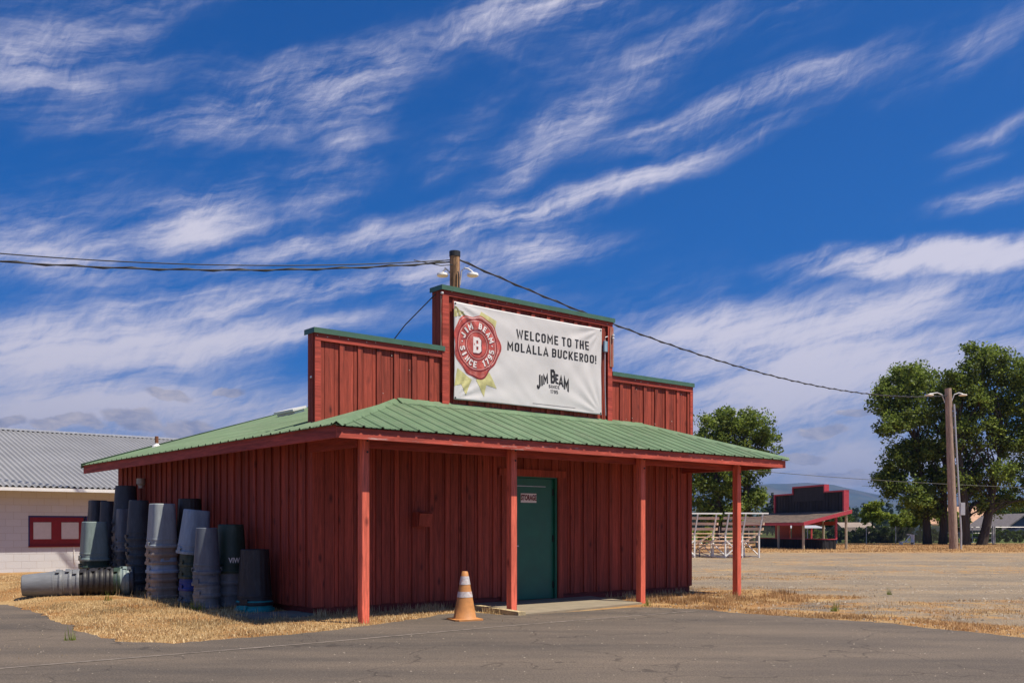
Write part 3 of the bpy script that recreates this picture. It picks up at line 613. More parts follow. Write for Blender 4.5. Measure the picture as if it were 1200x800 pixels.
# roof vents
def ray_left(px, py):
    d = Vector(((px - 600) / 1134.3, 1, (619 - py) / 1134.3)); o = Vector((0, 0, 1.33))
    # plane z = zl(u)
    best = None
    for k in range(4000):
        t = 12 + k * .008; p = o + d * t; u, v = UV(p.x, p.y)
        if p.z < zl(u) : return u, v, p.z
    return u, v, p.z
pv = MB().tube([(0, 0, -.1), (0, 0, .24)], .04, 12).build('vent_pipe', 'rust', bl); pv.location = (.75, 8.7, zl(.75)); MB().lathe([(.11, -.02), (.09, .03), (.05, .05), (.042, .08)], 12, cap=False).build('boot', 'white', pv)
rv = MB().box(-.12, .12, -.42, .42, -.1, .08).box(-.17, .17, -.46, .46, .08, .13).build('roof_vent', 'white', bl); rv.location = (3.0, 6.6, zl(3.0)); rv.rotation_euler = (0, -math.atan(SL), 0)
# device on the false front right of the banner
dv = MB().box(6.13, 6.21, -.13, -.082, 4.72, 4.92).build('junction_box', simple('pale_blue_box', (.25, .36, .45), .5), bl)
MB().tube([(6.17, -.1, 4.72), (6.17, -.098, 4.1), (6.2, -.09, 3.5)], .009, 6).build('conduit', 'galv', dv)
MB().tube([(6.17, -.1, 4.92), (6.18, -.1, 5.0), (6.24, -.1, 5.02)], .009, 6).build('conduit', 'galv', dv)
# small screws/insulators at ends of the false front
for (u, z) in ((.0, 5.5),): pass
for p in ((UC0 - .02, -.08, ZC - .1), (UC1 - .02, -.12, 5.0), (UC1 - .02, -.12, 5.06), (-.022, .03, 3.63)):
    MB().lathe([(0, -.02), (.022, -.015), (.026, 0), (.022, .015), (0, .02)], 8, c=p, cap=False).build('insulator', 'white', bl)
MB().tube([(UC0 - .02, .1, ZC - .08), (1.95, .45, 4.75), (1.42, .9, 4.05 - .2), (1.3, 1.0, zl(1.3))], .010, 6).build('guy_wire', 'wire', bl)

# ------------------------------------------------------------------ slab by the door
sb = MB(); sb.add([tuple(W(*p)) for p in ((2.5, -2.02, .032), (5.55, -1.62, .032), (5.88, .0, .045), (2.75, .0, .045), (2.5, -2.02, -.05), (5.55, -1.62, -.05), (5.88, 0, -.05), (2.75, 0, -.05))], [(0, 1, 2, 3), (0, 4, 5, 1), (1, 5, 6, 2), (2, 6, 7, 3), (3, 7, 4, 0)])
tag(sb.build('door_slab', 'concrete'), kind='structure')
cr = MB().hexa([tuple(W(*p)) for p in ((2.34, -2.04, -.02), (2.47, -2.06, -.02), (2.74, -.1, -.02), (2.62, -.1, -.02), (2.34, -2.04, .07), (2.47, -2.06, .07), (2.74, -.1, .085), (2.62, -.1, .085))]).build('slab_edging', wood('pale_timber', (.42, .33, .19), (.2, .14, .08), 'y', knots=False))
tag(cr, 'pale weathered timber edging laid along the left side of the door slab', 'edging')
pd = MB().box(-.48, .48, -.36, .36, -.03, .045).box(-.40, .40, -.29, .29, .0452, .052).build('concrete_pad', simple('grey_pad', (.12, .13, .12), .8, dirt=(.2, .15, .08), dirt_amt=.5)); pd.location = W(-.48, .32, .0); pd.rotation_euler = (0, 0, YAW)
tag(pd, 'grey concrete cover pad in dry grass beside the teal-rimmed black bin', 'cover pad')

# ------------------------------------------------------------------ banner
BN0 = (2.563, -.10, 3.5)
bn = thing('welcome_banner', 'large white welcome banner with red wax seal hung on the false front', 'banner', W(*BN0), YAW)
BW, BH = 3.51, 1.645
def wr(x, z, lift=0):
    d = 0
    for cx_, cz_ in ((BW, BH), (0, BH), (BW, 0), (0, 0)):
        dx, dz = x - cx_, z - cz_; r = math.hypot(dx, dz) + 1e-6; a = math.atan2(dz, dx)
        d += .009 * math.sin(a * 17 + cx_) * min(1, r / .25) * math.exp(-r / 1.1)
    d += .010 * noise.noise(Vector((x * 1.3 + z * 1.1, z * .9 - x * .5, 4))) + .003 * noise.noise(Vector((x * 5 + z * 5, z * 3, 7)))
    return (x, -.004 - d - lift, z)
mb = MB(); nx, nz_ = 110, 54; vs = []
for j in range(nz_ + 1):
    for i in range(nx + 1):
        x = BW * i / nx; z = BH * j / nz_; ex = .012 * math.sin(math.pi * j / nz_); ez = .012 * math.sin(math.pi * i / nx)
        xx = x + (ex if i == 0 else -ex if i == nx else 0); zz = z + (ez if j == 0 else -ez if j == nz_ else 0); vs.append(wr(xx, zz))
fs = [(j * (nx + 1) + i, j * (nx + 1) + i + 1, (j + 1) * (nx + 1) + i + 1, (j + 1) * (nx + 1) + i) for j in range(nz_) for i in range(nx)]
mb.add(vs, fs); o = mb.build('cloth', simple('banner_vinyl', (.60, .575, .56), .55, var=.03, scale=3, spec=.4), bn, smooth=True); md = o.modifiers.new('t', 'SOLIDIFY'); md.thickness = .003; md.offset = 1
L1 = .006
def on_b(lift): return lambda x, z: wr(x, z, lift)
# two lines of welcome text, fitted to their width
def fitted(body, x0, x1, z0, z1, m='ink', bold=.0, sp=1.12, lift=L1):
    box = {}
    def first(x, y): box.setdefault('x', []).append(x); box.setdefault('y', []).append(y); return (x, 0, y)
    t = text_obj(body, .2, bn, m, place=first, bold=bold, spacing=sp)
    xs_, ys_ = box['x'], box['y']; ax, bx_, ay, by = min(xs_), max(xs_), min(ys_), max(ys_)
    for v in t.data.vertices:
        x = x0 + (v.co.x - ax) / (bx_ - ax) * (x1 - x0); z = z0 + (v.co.z - ay) / (by - ay) * (z1 - z0); v.co = wr(x, z, lift)
    return t
T_ = .082; C_ = .10
def glyph(ch):
    w = .50; t = T_; c = C_; a = t; b = w - t; u = 1 - t
    G = {'E': (w * .9, [[(w * .9, u), (a, u), (a, t), (w * .9, t)], [(2 * t, .5), (w * .8, .5)]]), 'L': (w * .88, [[(a, 1), (a, t), (w * .88, t)]]),
         'C': (w, [[(b, .70), (b, u - c), (b - c, u), (a + c, u), (a, u - c), (a, t + c), (a + c, t), (b - c, t), (b, t + c), (b, .30)]]),
         'O': (w, [[(b, u - c), (b - c, u), (a + c, u), (a, u - c), (a, t + c), (a + c, t), (b - c, t), (b, t + c), None]]),
         'D': (w, [[(b, u - c), (b - c, u), (a, u), (a, t), (b - c, t), (b, t + c), None]]),
         'M': (.64, [[(a, 0), (a, .93), (.32, .36), (.64 - t, .93), (.64 - t, 0)]]), 'W': (.74, [[(t * .7, 1), (.20, .07), (.37, .86), (.54, .07), (.74 - t * .7, 1)]]),
         'T': (w * .92, [[(0, u), (w * .92, u)], [(w * .46, u - t), (w * .46, 0)]]), 'H': (w, [[(a, 0), (a, 1)], [(b, 0), (b, 1)], [(2 * t, .5), (w - 2 * t, .5)]]),
         'A': (.56, [[(t * .6, 0), (.28, .95), (.56 - t * .6, 0)], [(.205, .26), (.355, .26)]]), 'U': (w, [[(a, 1), (a, t + c), (a + c, t), (b - c, t), (b, t + c), (b, 1)]]),
         'B': (w, [[(a, t), (b - c, t), (b, t + c), (b, .5 - c * .7), (b - .05, .5), (b, .5 + c * .7), (b, u - c), (b - c, u), (a, u), None], [(2 * t, .5), (w - 2 * t - .05, .5)]]),
         'K': (w, [[(a, 0), (a, 1)], [(w - t * .5, 1), (2 * t + .06, .5), (w - t * .5, 0)]]), 'R': (w, [[(a, 0), (a, u), (b - c, u), (b, u - c), (b, .48 + c), (b - c, .48), (2 * t, .48)], [(w * .52, .48 - t), (w - t, 0)]]),
         'S': (w, [[(b, .74), (b, u - c), (b - c, u), (a + c, u), (a, u - c), (a, .5 + c), (a + c, .5), (b - c, .5), (b, .5 - c), (b, t + c), (b - c, t), (a + c, t), (a, t + c), (a, .26)]]),
         'I': (2 * t, [[(t, 0), (t, 1)]]), 'N': (w, [[(a, 0), (a, .93), (b, .07), (b, 1)]]), '1': (.28, [[(.02, .80), (.28 - t, .95), (.28 - t, 0)]]),
         '7': (w * .9, [[(0, u), (w * .9 - t, u), (w * .3, 0)]]), '5': (w, [[(b, u), (a, u), (a, .56), (b - c, .56), (b, .56 - c), (b, t + c), (b - c, t), (a + c, t), (a, t + c), (a, .24)]]),
         '9': (w, [[(b, .44), (a + c, .44), (a, .44 + c), (a, u - c), (a + c, u), (b - c, u), (b, u - c), (b, t + c), (b - c, t), (a + c, t), (a, t + c), (a, .2)]]),
         'J': (w * .9, [[(w * .9 - t, 1), (w * .9 - t, t + c), (w * .9 - t - c, t), (a + c, t), (a, t + c), (a, .32)]]),
         '!': (2 * t, [[(t, 1), (t, .30)], [(t, .16), (t, 0)]])}
    return G[ch]
def stroke(mb, pts, half, fn, lift):
    closed = pts[-1] is None; P = [Vector((p[0], p[1])) for p in pts if p is not None]; n = len(P); L_, R_ = [], []
    for i in range(n):
        p = P[i]; pr = P[(i - 1) % n] if (closed or i) else None; nx_ = P[(i + 1) % n] if (closed or i < n - 1) else None
        d1 = (p - pr).normalized() if pr is not None else (nx_ - p).normalized(); d2 = (nx_ - p).normalized() if nx_ is not None else d1
        n1 = Vector((-d1.y, d1.x)); n2 = Vector((-d2.y, d2.x)); m_ = (n1 + n2).normalized(); k = half / max(.42, m_.dot(n1)); L_.append(p + m_ * k); R_.append(p - m_ * k)
    rng_ = range(n if closed else n - 1)
    for i in rng_:
        j = (i + 1) % n; mb.add([fn(q.x, q.y, lift) for q in (L_[i], R_[i], R_[j], L_[j])], [(0, 1, 2, 3)])
def sign_line(words, x0, x1, z0, z1, gap=.115, wsp=.36, m='ink', half=None, lift=L1):
    tot = 0; lay = []
    for wi, wd in enumerate(words):
        st_x = tot; row = []
        for ch in wd: row.append((ch, tot)); tot += glyph(ch)[0] + gap
        tot += wsp - gap; lay.append((wd, row))
    tot -= wsp; kx = (x1 - x0) / tot; kz = z1 - z0
    for wd, row in lay:
        mb = MB()
        for ch, ox in row:
            for pts in glyph(ch)[1]: stroke(mb, pts, half or T_, lambda x, z, l, ox=ox: wr(x0 + (ox + x) * kx, z0 + z * kz, l), lift)
        mb.build('lettering', m, bn)
sign_line(['WELCOME', 'TO', 'THE'], 1.37, 3.172, 1.195, 1.36, gap=.16, wsp=.42)
sign_line(['MOLALLA', 'BUCKEROO!'], 1.165, 3.37, .962, 1.118, gap=.16, wsp=.42)
sign_line(['SINCE'], 2.145, 2.412, .393, .452, gap=.14)
sign_line(['1795'], 2.185, 2.372, .300, .362, gap=.14)
MB().add([wr(1.753 + 1.06 * k / 20, .075 + dz, L1) for dz in (0, .009) for k in range(21)], [(k, k + 1, 22 + k, 21 + k) for k in range(20)]).build('fine_print_line', simple('grey_ink', (.25, .23, .22), .6), bn)
def letter(ch, cx_, cz_, ang, w, h, m, half=.115, lift=L1, name='letter', shear_z=0, grow=0.0):
    """one stroke letter in a box of w x h centred at cx, cz and turned by ang"""
    gw, st = glyph(ch); ca, sa = math.cos(ang), math.sin(ang); mb = MB()
    def fn(x, z, l):
        x = (x / gw - .5) * w; z = (z - .5) * h + shear_z * x; return wr(cx_ + x * ca - z * sa, cz_ + x * sa + z * ca, l)
    for pts in st: stroke(mb, pts, half + grow, fn, lift)
    return mb.build(name, m, bn)
# arched word mark
for ch, x, zb, zt, w, sh in (('J', 1.905, .355, .60, .085, .45), ('I', 1.985, .415, .60, .030, .3), ('M', 2.075, .455, .63, .115, .25),
                             ('B', 2.255, .485, .735, .105, .03), ('E', 2.355, .485, .66, .070, -.12), ('A', 2.455, .455, .635, .105, -.28), ('M', 2.585, .385, .61, .125, -.42)):
    letter(ch, x, (zb + zt) / 2, 0, w, zt - zb, 'ink', half=.10, shear_z=sh)
# seal
SX, SZ = .49, .965
M['wax'] = simple('wax_red', (.43, .070, .052), .5, var=.45, scale=9, dirt=(.62, .26, .22), dirt_amt=.7, dscale=6); M['waxd'] = simple('wax_dark', (.16, .012, .014), .5); M['waxl'] = simple('wax_light', (.72, .42, .38), .5, var=.3, scale=10)
M['ribbon'] = simple('ribbon_olive', (.50, .46, .20), .6, var=.25, scale=9); M['rib2'] = simple('ribbon_shade', (.30, .27, .10), .6)
def blob_r(t, r0, a=1.0): return r0 * (1 + a * (.040 * math.sin(3 * t + .6) + .036 * math.sin(5 * t + 2.2) + .028 * math.sin(9 * t + 1)) + (.06 if a else 0) * max(0, -math.sin(t)) ** 6)
def ring(r0, r1, lift, m, name, n=96, a=0.0, t0=0, t1=2 * math.pi, wf=None):
    nr = max(1, int((r1 - r0) / .03)); vs = []
    for k in range(n + 1):
        t = t0 + (t1 - t0) * k / n
        ra = blob_r(t, r0, a); rb = blob_r(t, r1, a)
        if wf: rb = ra + (rb - ra) * wf(k / n)
        for q in range(nr + 1):
            r = ra + (rb - ra) * q / nr; vs.append(wr(max(.004, SX + r * math.cos(t)), SZ + r * math.sin(t) * 1.04, lift))
    fs = [(k * (nr + 1) + q, k * (nr + 1) + q + 1, (k + 1) * (nr + 1) + q + 1, (k + 1) * (nr + 1) + q) for k in range(n) for q in range(nr)]
    return MB().add(vs, fs).build(name, m, bn)
def face_pt(px, py):
    k = (px - 600) / 1134.3; Y = (-.10 - su * CX + cu * CY) / (-k * su + cu); X = k * Y
    return (X - CX) * cu + (Y - CY) * su - BN0[0], 1.33 + (619 - py) * Y / 1134.3 - BN0[2]
def flat_poly(px, m, name, lift):
    P = [face_pt(500 + x / 5.717, 340 + y / 5.717) for x, y in px]; bm = bmesh.new(); bm.faces.new([bm.verts.new((x, 0, z)) for x, z in P])
    bmesh.ops.triangulate(bm, faces=bm.faces); bmesh.ops.subdivide_edges(bm, edges=bm.edges, cuts=7, use_grid_fill=True)
    me = bpy.data.meshes.new(name)
    for v in bm.verts: v.co = wr(max(.004, v.co.x), v.co.z, lift)
    bm.to_mesh(me); bm.free(); me.materials.append(M[m]); o = bpy.data.objects.new(name, me); COL.objects.link(o); o.parent = bn
flat_poly([(205, 520), (182, 640), (230, 628), (260, 702), (300, 600)], 'ribbon', 'ribbon', .006)
flat_poly([(330, 600), (382, 716), (396, 634), (466, 660), (415, 550)], 'ribbon', 'ribbon', .006)
flat_poly([(340, 190), (362, 145), (466, 208), (455, 262)], 'ribbon', 'ribbon', .006)
flat_poly([(182, 178), (178, 120), (248, 146), (225, 170)], 'ribbon', 'ribbon', .006)
flat_poly([(190, 105), (182, 112), (250, 175), (258, 168)], 'rib2', 'ribbon_fold', .0072)
ring(.001, .50, .0075, 'wax', 'wax_seal', a=1.0)
ring(.475, .495, .009, 'waxd', 'seal_edge', a=1.0, t0=-2.9, t1=.4, wf=lambda t: math.sin(math.pi * t))
ring(.462, .490, .009, 'waxl', 'seal_highlight', a=1.0, t0=.2, t1=2.6, wf=lambda t: math.sin(math.pi * t) * .8)
ring(.440, .462, .009, 'waxl', 'seal_highlight', a=1.0, t0=-1.2, t1=.1, wf=lambda t: math.sin(math.pi * t) * .7)
for r0, r1, m_ in ((.415, .433, 'waxd'), (.395, .402, 'waxl'), (.235, .248, 'waxd'), (.222, .228, 'waxl'), (.205, .212, 'waxd')):
    ring(r0, r1, .009, m_, 'seal_ring', a=0)
M['letterw'] = simple('seal_letter_white', (.74, .66, .63), .5, var=.05)
rl = .322
def arc_text(s, a0, a1, flip):
    n = len(s)
    for i, ch in enumerate(s):
        if ch == ' ': continue
        a = R(a0 + (a1 - a0) * i / (n - 1)); x = SX + rl * math.cos(a); z = SZ + rl * math.sin(a) * 1.04
        rot = a + math.pi / 2 if flip else a - math.pi / 2
        w = .028 if ch in 'I' else .042 if ch == '1' else .090 if ch == 'M' else .066
        letter(ch, x + .006, z - .006, rot, w + .01, .115, 'waxd', half=.115, lift=.0105, name='seal_letter_shadow')
        letter(ch, x, z, rot, w, .105, 'letterw', half=.10, lift=.012, name='seal_letter')
arc_text('JIM BEAM', 155, 21, False); arc_text('SINCE 1795', 194, 346, True)
for s_ in (174, 4): 
    a = R(s_); b = MB().lathe([(.014, 0), (.014, .001)], 10).build('seal_dot', 'letterw', bn); b.location = wr(SX + rl * math.cos(a), SZ + rl * math.sin(a), .012); b.rotation_euler = (R(90), 0, 0)
letter('B', SX + .012, SZ - .012, 0, .17, .27, 'waxd', half=.115, lift=.0105, name='seal_letter_shadow')
letter('B', SX, SZ, 0, .165, .26, 'letterw', half=.10, lift=.012, name='seal_letter')
for x, z in ((.03, .03), (BW - .03, .03), (.03, BH - .03), (BW - .03, BH - .03)):
    b = MB().lathe([(.016, 0), (.016, .002)], 10).build('grommet', 'black', bn); b.location = wr(x, z, .006); b.rotation_euler = (R(90), 0, 0)

# ------------------------------------------------------------------ traffic cone
cn = thing('traffic_cone', 'faded orange traffic cone with two worn reflective bands on the asphalt', 'traffic cone', (-.68, 13.95, .016), R(25))
M['cone'] = simple('faded_orange', (.50, .21, .06), .6, var=.2, scale=9, dirt=(.32, .17, .08), dirt_amt=.6); M['band'] = simple('worn_reflective', (.52, .47, .45), .5, var=.3, scale=25, dirt=(.6, .2, .1), dirt_amt=.7, dscale=14)
def cr_(z): return .165 - (.165 - .045) * (z - .03) / .66
MB().add([(x * .215, y * .215, z) for z in (0, .022) for x, y in ((-1, -.8), (-.8, -1), (.8, -1), (1, -.8), (1, .8), (.8, 1), (-.8, 1), (-1, .8))], [tuple(range(8))[::-1], tuple(range(8, 16))] + [(i, (i + 1) % 8, 8 + (i + 1) % 8, 8 + i) for i in range(8)]).build('base', 'cone', cn)
MB().lathe([(.175, .022), (.165, .032), (cr_(.2), .2), (cr_(.4), .4), (cr_(.6), .6), (cr_(.69), .69), (.035, .70), (.032, .69)], 28, cap=False).build('body', 'cone', cn, smooth=True)
for a, b_ in ((.33, .41), (.51, .63)): MB().lathe([(cr_(a) + .0035, a), (cr_(b_) + .0035, b_)], 28, cap=False).build('reflective_band', 'band', cn, smooth=True)

# ------------------------------------------------------------------ bins
binmat = {}
BC = dict(charcoal=(.038, .044, .054), slate=(.095, .11, .135), grey=(.15, .155, .165), pale=(.25, .28, .30), blue=(.20, .26, .33), tan=(.25, .20, .165), green=(.020, .040, .028),
          black=(.018, .016, .017), brown=(.10, .080, .075), royal=(.015, .035, .20), teal=(.0, .22, .24), sky=(.25, .32, .42), seafoam=(.17, .22, .215))
for k, c in BC.items(): binmat[k] = simple('plastic_' + k, c, .5, var=.14, scale=5, bump=.05, bscale=90, dirt=tuple(min(1, x * 1.3 + .05) for x in c), dirt_amt=.5, spec=.4, dscale=4)
_bm = {}
def bin_mesh(kind, h):
    key = (kind, round(h, 2))
    if key in _bm: return _bm[key]
    n = 72 if kind == 'ribbed' else 40; mb = MB()
    TP = {'round': .17, 'ribbed': .16, 'square': .13}[kind]
    prof = [(1.0, -.0), (1.07, .0), (1.085, .02), (1.085, .04), (1.06, .055), (.995, .058), (.985, .13), (1.01, .135), (1.005, .16), (.985, .165)] + [(.985 - TP * t, .165 + (h - .205) * t) for t in (.02, .25, .5, .75, 1)] + [(.975 - TP, h - .012), (.935 - TP, h), (.55, h + .001), (.5, h - .012), (.01, h - .012)]
    ex = {'round': 2.0, 'ribbed': 2.0, 'square': 4.2}[kind]
    for r, z in prof:
        for k in range(n):
            t = 2 * math.pi * k / n; c, s = math.cos(t), math.sin(t)
            q = (abs(c) ** ex + abs(s) ** ex) ** (-1 / ex)
            if kind == 'ribbed' and .17 < z < h - .03: q *= 1 - .022 * (k % 4 < 2)
            if kind == 'square' and .2 < z < h - .03 and r < 1: 
                q *= 1 - .018 * (max(0, math.cos(4 * t)) > .6)
            mb.v.append((r * q * c, r * q * s, z))
    for i in range(len(prof) - 1):
        for k in range(n): mb.f.append((i * n + k, i * n + (k + 1) % n, (i + 1) * n + (k + 1) % n, (i + 1) * n + k))
    hs = []
    for sgn in (-1, 1):
        hd = MB(); x = sgn * 1.0
        hd.box(min(x, x + sgn * .13), max(x, x + sgn * .13), -.26, .26, .085, .105)
        hd.box(min(x + sgn * .10, x + sgn * .13), max(x + sgn * .10, x + sgn * .13), -.26, .26, .04, .0845); hs.append(hd)
    def tomesh(m_, nm, sm):
        me = bpy.data.meshes.new(nm); me.from_pydata(m_.v, [], m_.f); me.update()
        if sm:
            for p in me.polygons: p.use_smooth = True
            me.set_sharp_from_angle(angle=R(34))
        return me
    _bm[key] = (tomesh(mb, 'bin_body', True), tomesh(hs[0], 'bin_handle', False), tomesh(hs[1], 'bin_handle', False)); return _bm[key]
def make_bin(label, kind, col, loc, r, h, rz, group, tilt=(0, 0)):
    root = thing('trash_bin', label, 'trash bin', loc, rz, group); root.rotation_euler = (tilt[0], tilt[1], rz)
    b0_, h0_, h1_ = bin_mesh(kind, h)
    for nm, me in (('body', b0_), ('handle', h0_), ('handle', h1_)):
        me2 = me.copy(); me2.materials.clear(); me2.materials.append(binmat[col]); o = bpy.data.objects.new(nm, me2); COL.objects.link(o); o.parent = root
        o.scale = (r, r, 1)
    return root
def on_u(px, u):
    k = (px - 600) / 1134.3; Y = (u + CX * cu + CY * su) / (k * cu + su); return k * Y, Y
ORD = ['topmost', 'second from top', 'third from top', 'fourth from top', 'fifth from top', 'sixth from top', 'seventh from top', 'eighth from top', 'ninth from top', 'tenth from top']
CN = dict(charcoal='dark charcoal', slate='slate grey', grey='mid grey', pale='pale grey', blue='blue-grey', tan='tan', green='dark green', black='ribbed black', brown='dark brown', royal='bright blue', teal='teal', sky='light blue', seafoam='grey-green')
GS = 'upturned trash bins stacked along the side wall'
stacks = [  # px, u, top y, radius, body height, kind, colours top to bottom, description
    (298, -.44, 643, .27, .88, 'ribbed', ['black', 'teal'], 'low ribbed stack nearest the porch'),
    (270, -.42, 614, .255, .80, 'round', ['green', 'grey', 'grey', 'grey'], 'stack bearing the white mark'),
    (242, -.90, 618, .205, .74, 'round', ['slate', 'slate', 'grey', 'grey'], 'narrow grey stack beside the tilted bin'),
    (227, -.68, 597, .225, .76, 'square', ['blue', 'green', 'green', 'royal', 'slate'], 'stack with the tilted top bin'),
    (222, -.36, 584, .24, .80, 'ribbed', ['black', 'black', 'brown', 'tan', 'brown', 'charcoal'], 'tall ribbed stack behind the tilted bin'),
    (190, -.84, 590, .23, .78, 'square', ['pale', 'tan', 'tan', 'sky', 'tan', 'tan', 'tan'], 'mostly tan stack'),
    (173, -.36, 595, .17, .74, 'square', ['pale', 'grey', 'grey', 'slate', 'slate'], 'thin stack behind the tan stack'),
    (163, -.70, 586, .22, .76, 'round', ['charcoal'] * 7, 'charcoal stack at the lying row open end'),
    (146, -.52, 596, .165, .70, 'square', ['slate', 'slate', 'charcoal', 'charcoal', 'slate', 'slate'], 'slim slate stack left of the charcoal'),
    (147, -.36, 569, .25, .80, 'round', ['charcoal', 'slate', 'tan', 'slate', 'charcoal', 'slate', 'charcoal', 'charcoal'], 'tallest stack against the wall'),
    (127, -.36, 587, .185, .80, 'round', ['charcoal'] * 6, 'dark round stack left of the tallest'),
    (115, -.40, 586, .200, .80, 'square', ['charcoal'] * 6, 'farthest dark stack by the rear corner'),
    (110, -.93, 611, .26, .80, 'square', ['seafoam', 'green', 'green', 'charcoal'], 'wide square stack behind lying row'),
]
rb_ = random.Random(5)
for si, (px, u, ty, r, bh, kind, cols, desc) in enumerate(stacks):
    x, y = on_u(px, u); g = gz(x, y); H = 1.33 + (619 - ty) * y / 1134.3 - g; n = len(cols); pitch = (H - bh) / max(1, n - 1)
    for i, c in enumerate(cols):
        z = g + H - bh - pitch * i
        lab = f'{CN[c]} bin, {ORD[i]} in {desc}'
        k_ = kind if not (kind == 'ribbed' and c not in ('black',)) else 'round'
        til = (0, 0)
        hh = bh
        if si == 3 and i == 0: til = (R(3), R(4.5))
        elif i < n - 1: til = (R(rb_.uniform(-.25, .25)), R(rb_.uniform(-.25, .25)))
        rr = r * (1.0 if i else 1.0)
        if i > 0: hh = bh - .05
        if si == 0 and i == 1: rr = r * 1.05; hh = .24
        if si == 3 and i > 0: rr = r * .90
        b = make_bin(lab, k_, c, (x + rb_.uniform(-.01, .01) - (.02 if til[0] > .05 else 0), y, max(z, g + .002)), rr, hh, YAW + (rb_.uniform(-.6, .6) if k_ != 'square' else .12 * math.sin(si * 3.1) + rb_.uniform(-.015, .015)), GS, til)
        if si == 1 and i == 0:
            b.rotation_euler.z = R(20)
            fr = math.atan2(-y, -x) - R(20) - .14
            def onbin(x_, y_, fr=fr, r=r, b=b):
                a = fr + x_ / r; rad = r * .99; return (rad * math.cos(a), rad * math.sin(a), .17 + y_)
            text_obj('VIW', .12, b, 'white', name='painted_mark', sx=.8, bold=.003, place=onbin)
# nested row lying on the ground
A = Vector((-8.70, 17.2, 0)); B = Vector((-6.95, 17.8, 0)); A.z = gz(A.x, A.y) + .24; B.z = gz(B.x, B.y) + .25; ax = (B - A).normalized(); LN = (B - A).length
lc = ['grey', 'grey', 'grey'] + ['black'] * 6 + ['green'] + ['seafoam', 'seafoam', 'charcoal']
shifts = [0, .17, .30, .42, .52, .62, .72, .82, .90, 1.02, 1.12, 1.18, 1.26]
rz = math.atan2(ax.y, ax.x)
q0 = Vector((0, 0, 1)).rotation_difference(-ax)
LO = ['leftmost', 'second', 'third', 'fourth', 'fifth', 'sixth', 'seventh', 'eighth', 'ninth', 'tenth', 'eleventh', 'twelfth', 'thirteenth']
for i, c in enumerate(lc):
    h = .66; s = shifts[i] / 1.26 * (LN - h)
    p = A + ax * (h + s)
    lab = f'{CN[c]} bin lying on its side, {LO[i]} from left in the nested row' if i else 'mid grey bin lying on its side, leftmost in the nested row on dry grass'
    b = make_bin(lab, 'ribbed' if c == 'black' else 'round', c, p, .235 * (1 + .0 * i), h, 0, 'nested bins lying in a row on the dry grass')
    b.rotation_mode = 'QUATERNION'; from mathutils import Quaternion
    b.rotation_quaternion = q0 @ Quaternion((0, 0, 1), rb_.uniform(-.5, .5))

# ------------------------------------------------------------------ white building on the left (same orientation)
VW = 16.66; wb = thing('white_building', 'long white concrete block building with grey corrugated metal roof and red framed windows', 'building', W(0, VW, 0), YAW)
def cmu():
    m, N, L, b = mat('painted_block'); b.inputs['Roughness'].default_value = .85
    tc = N.new('ShaderNodeTexCoord'); mp = N.new('ShaderNodeMapping'); L.new(tc.outputs['Object'], mp.inputs[0]); mp.inputs['Rotation'].default_value = (R(90), 0, 0)
    br = N.new('ShaderNodeTexBrick'); L.new(mp.outputs[0], br.inputs[0]); br.inputs['Scale'].default_value = 1; br.inputs['Brick Width'].default_value = .4; br.inputs['Row Height'].default_value = .2; br.inputs['Mortar Size'].default_value = .006; br.inputs['Mortar Smooth'].default_value = .5
    br.inputs['Color1'].default_value = (.54, .54, .56, 1); br.inputs['Color2'].default_value = (.505, .505, .525, 1); br.inputs['Mortar'].default_value = (.42, .39, .38, 1)
    L.new(br.outputs[0], b.inputs[0]); bp = N.new('ShaderNodeBump'); bp.invert = True; L.new(br.outputs['Fac'], bp.inputs['Height']); bp.inputs['Strength'].default_value = .4; bp.inputs['Distance'].default_value = .01; L.new(bp.outputs[0], b.inputs['Normal'])
    return m
wx0, wx1 = -.7, .75     # the two visible red frames start here
def wallw(mb, a0, a1, z0, z1): mb.box(a0, a1, 0, .2, z0, z1)
ww = MB(); U0, U1 = -16, 9
WZ0, WZ1 = .83, 1.70; F0, F1 = -.02, 2.35
wallw(ww, U0, F0, -.2, 2.6); wallw(ww, F1, U1, -.2, 2.6); wallw(ww, F0, F1, -.2, WZ0); wallw(ww, F0, F1, WZ1, 2.6)
ww.box(U0, U0 + .2, .2, 15, -.2, 2.6).box(U1 - .2, U1, .2, 15, -.2, 2.6).box(U0, U1, 15, 15.2, -.2, 2.6)
ww.build('wall', cmu(), wb)
M['wred'] = simple('window_red', (.20, .006, .014), .5); M['wblue'] = simple('window_blue', (.010, .018, .11), .5); M['pane'] = simple('pale_panel', (.55, .50, .50), .5, var=.06)
for (a, b_) in ((F0, 1.48), (1.53, F1)):
    wf = MB().box(a, b_, .03, .06, WZ0, WZ1).build('window', 'wred', wb)
    MB().box(a, b_, .005, .045, WZ1 - .045, WZ1 - .002).box(a + .001, a + .04, .005, .029, WZ0 + .002, WZ1 - .047).build('blue_edge', 'wblue', wf)
    n = 2 if b_ < 1.5 else 1
    for k in range(n):
        w_ = (b_ - a) / n; MB().box(a + w_ * k + w_ * .5 - .235, a + w_ * k + w_ * .5 + .235, .012, .028, WZ0 + .20, WZ1 - .19).build('panel', 'pane', wf)
    MB().box(a, b_ - .05, -.03, .03, WZ0 - .03, WZ0 + .01).build('sill', 'wred', wf)
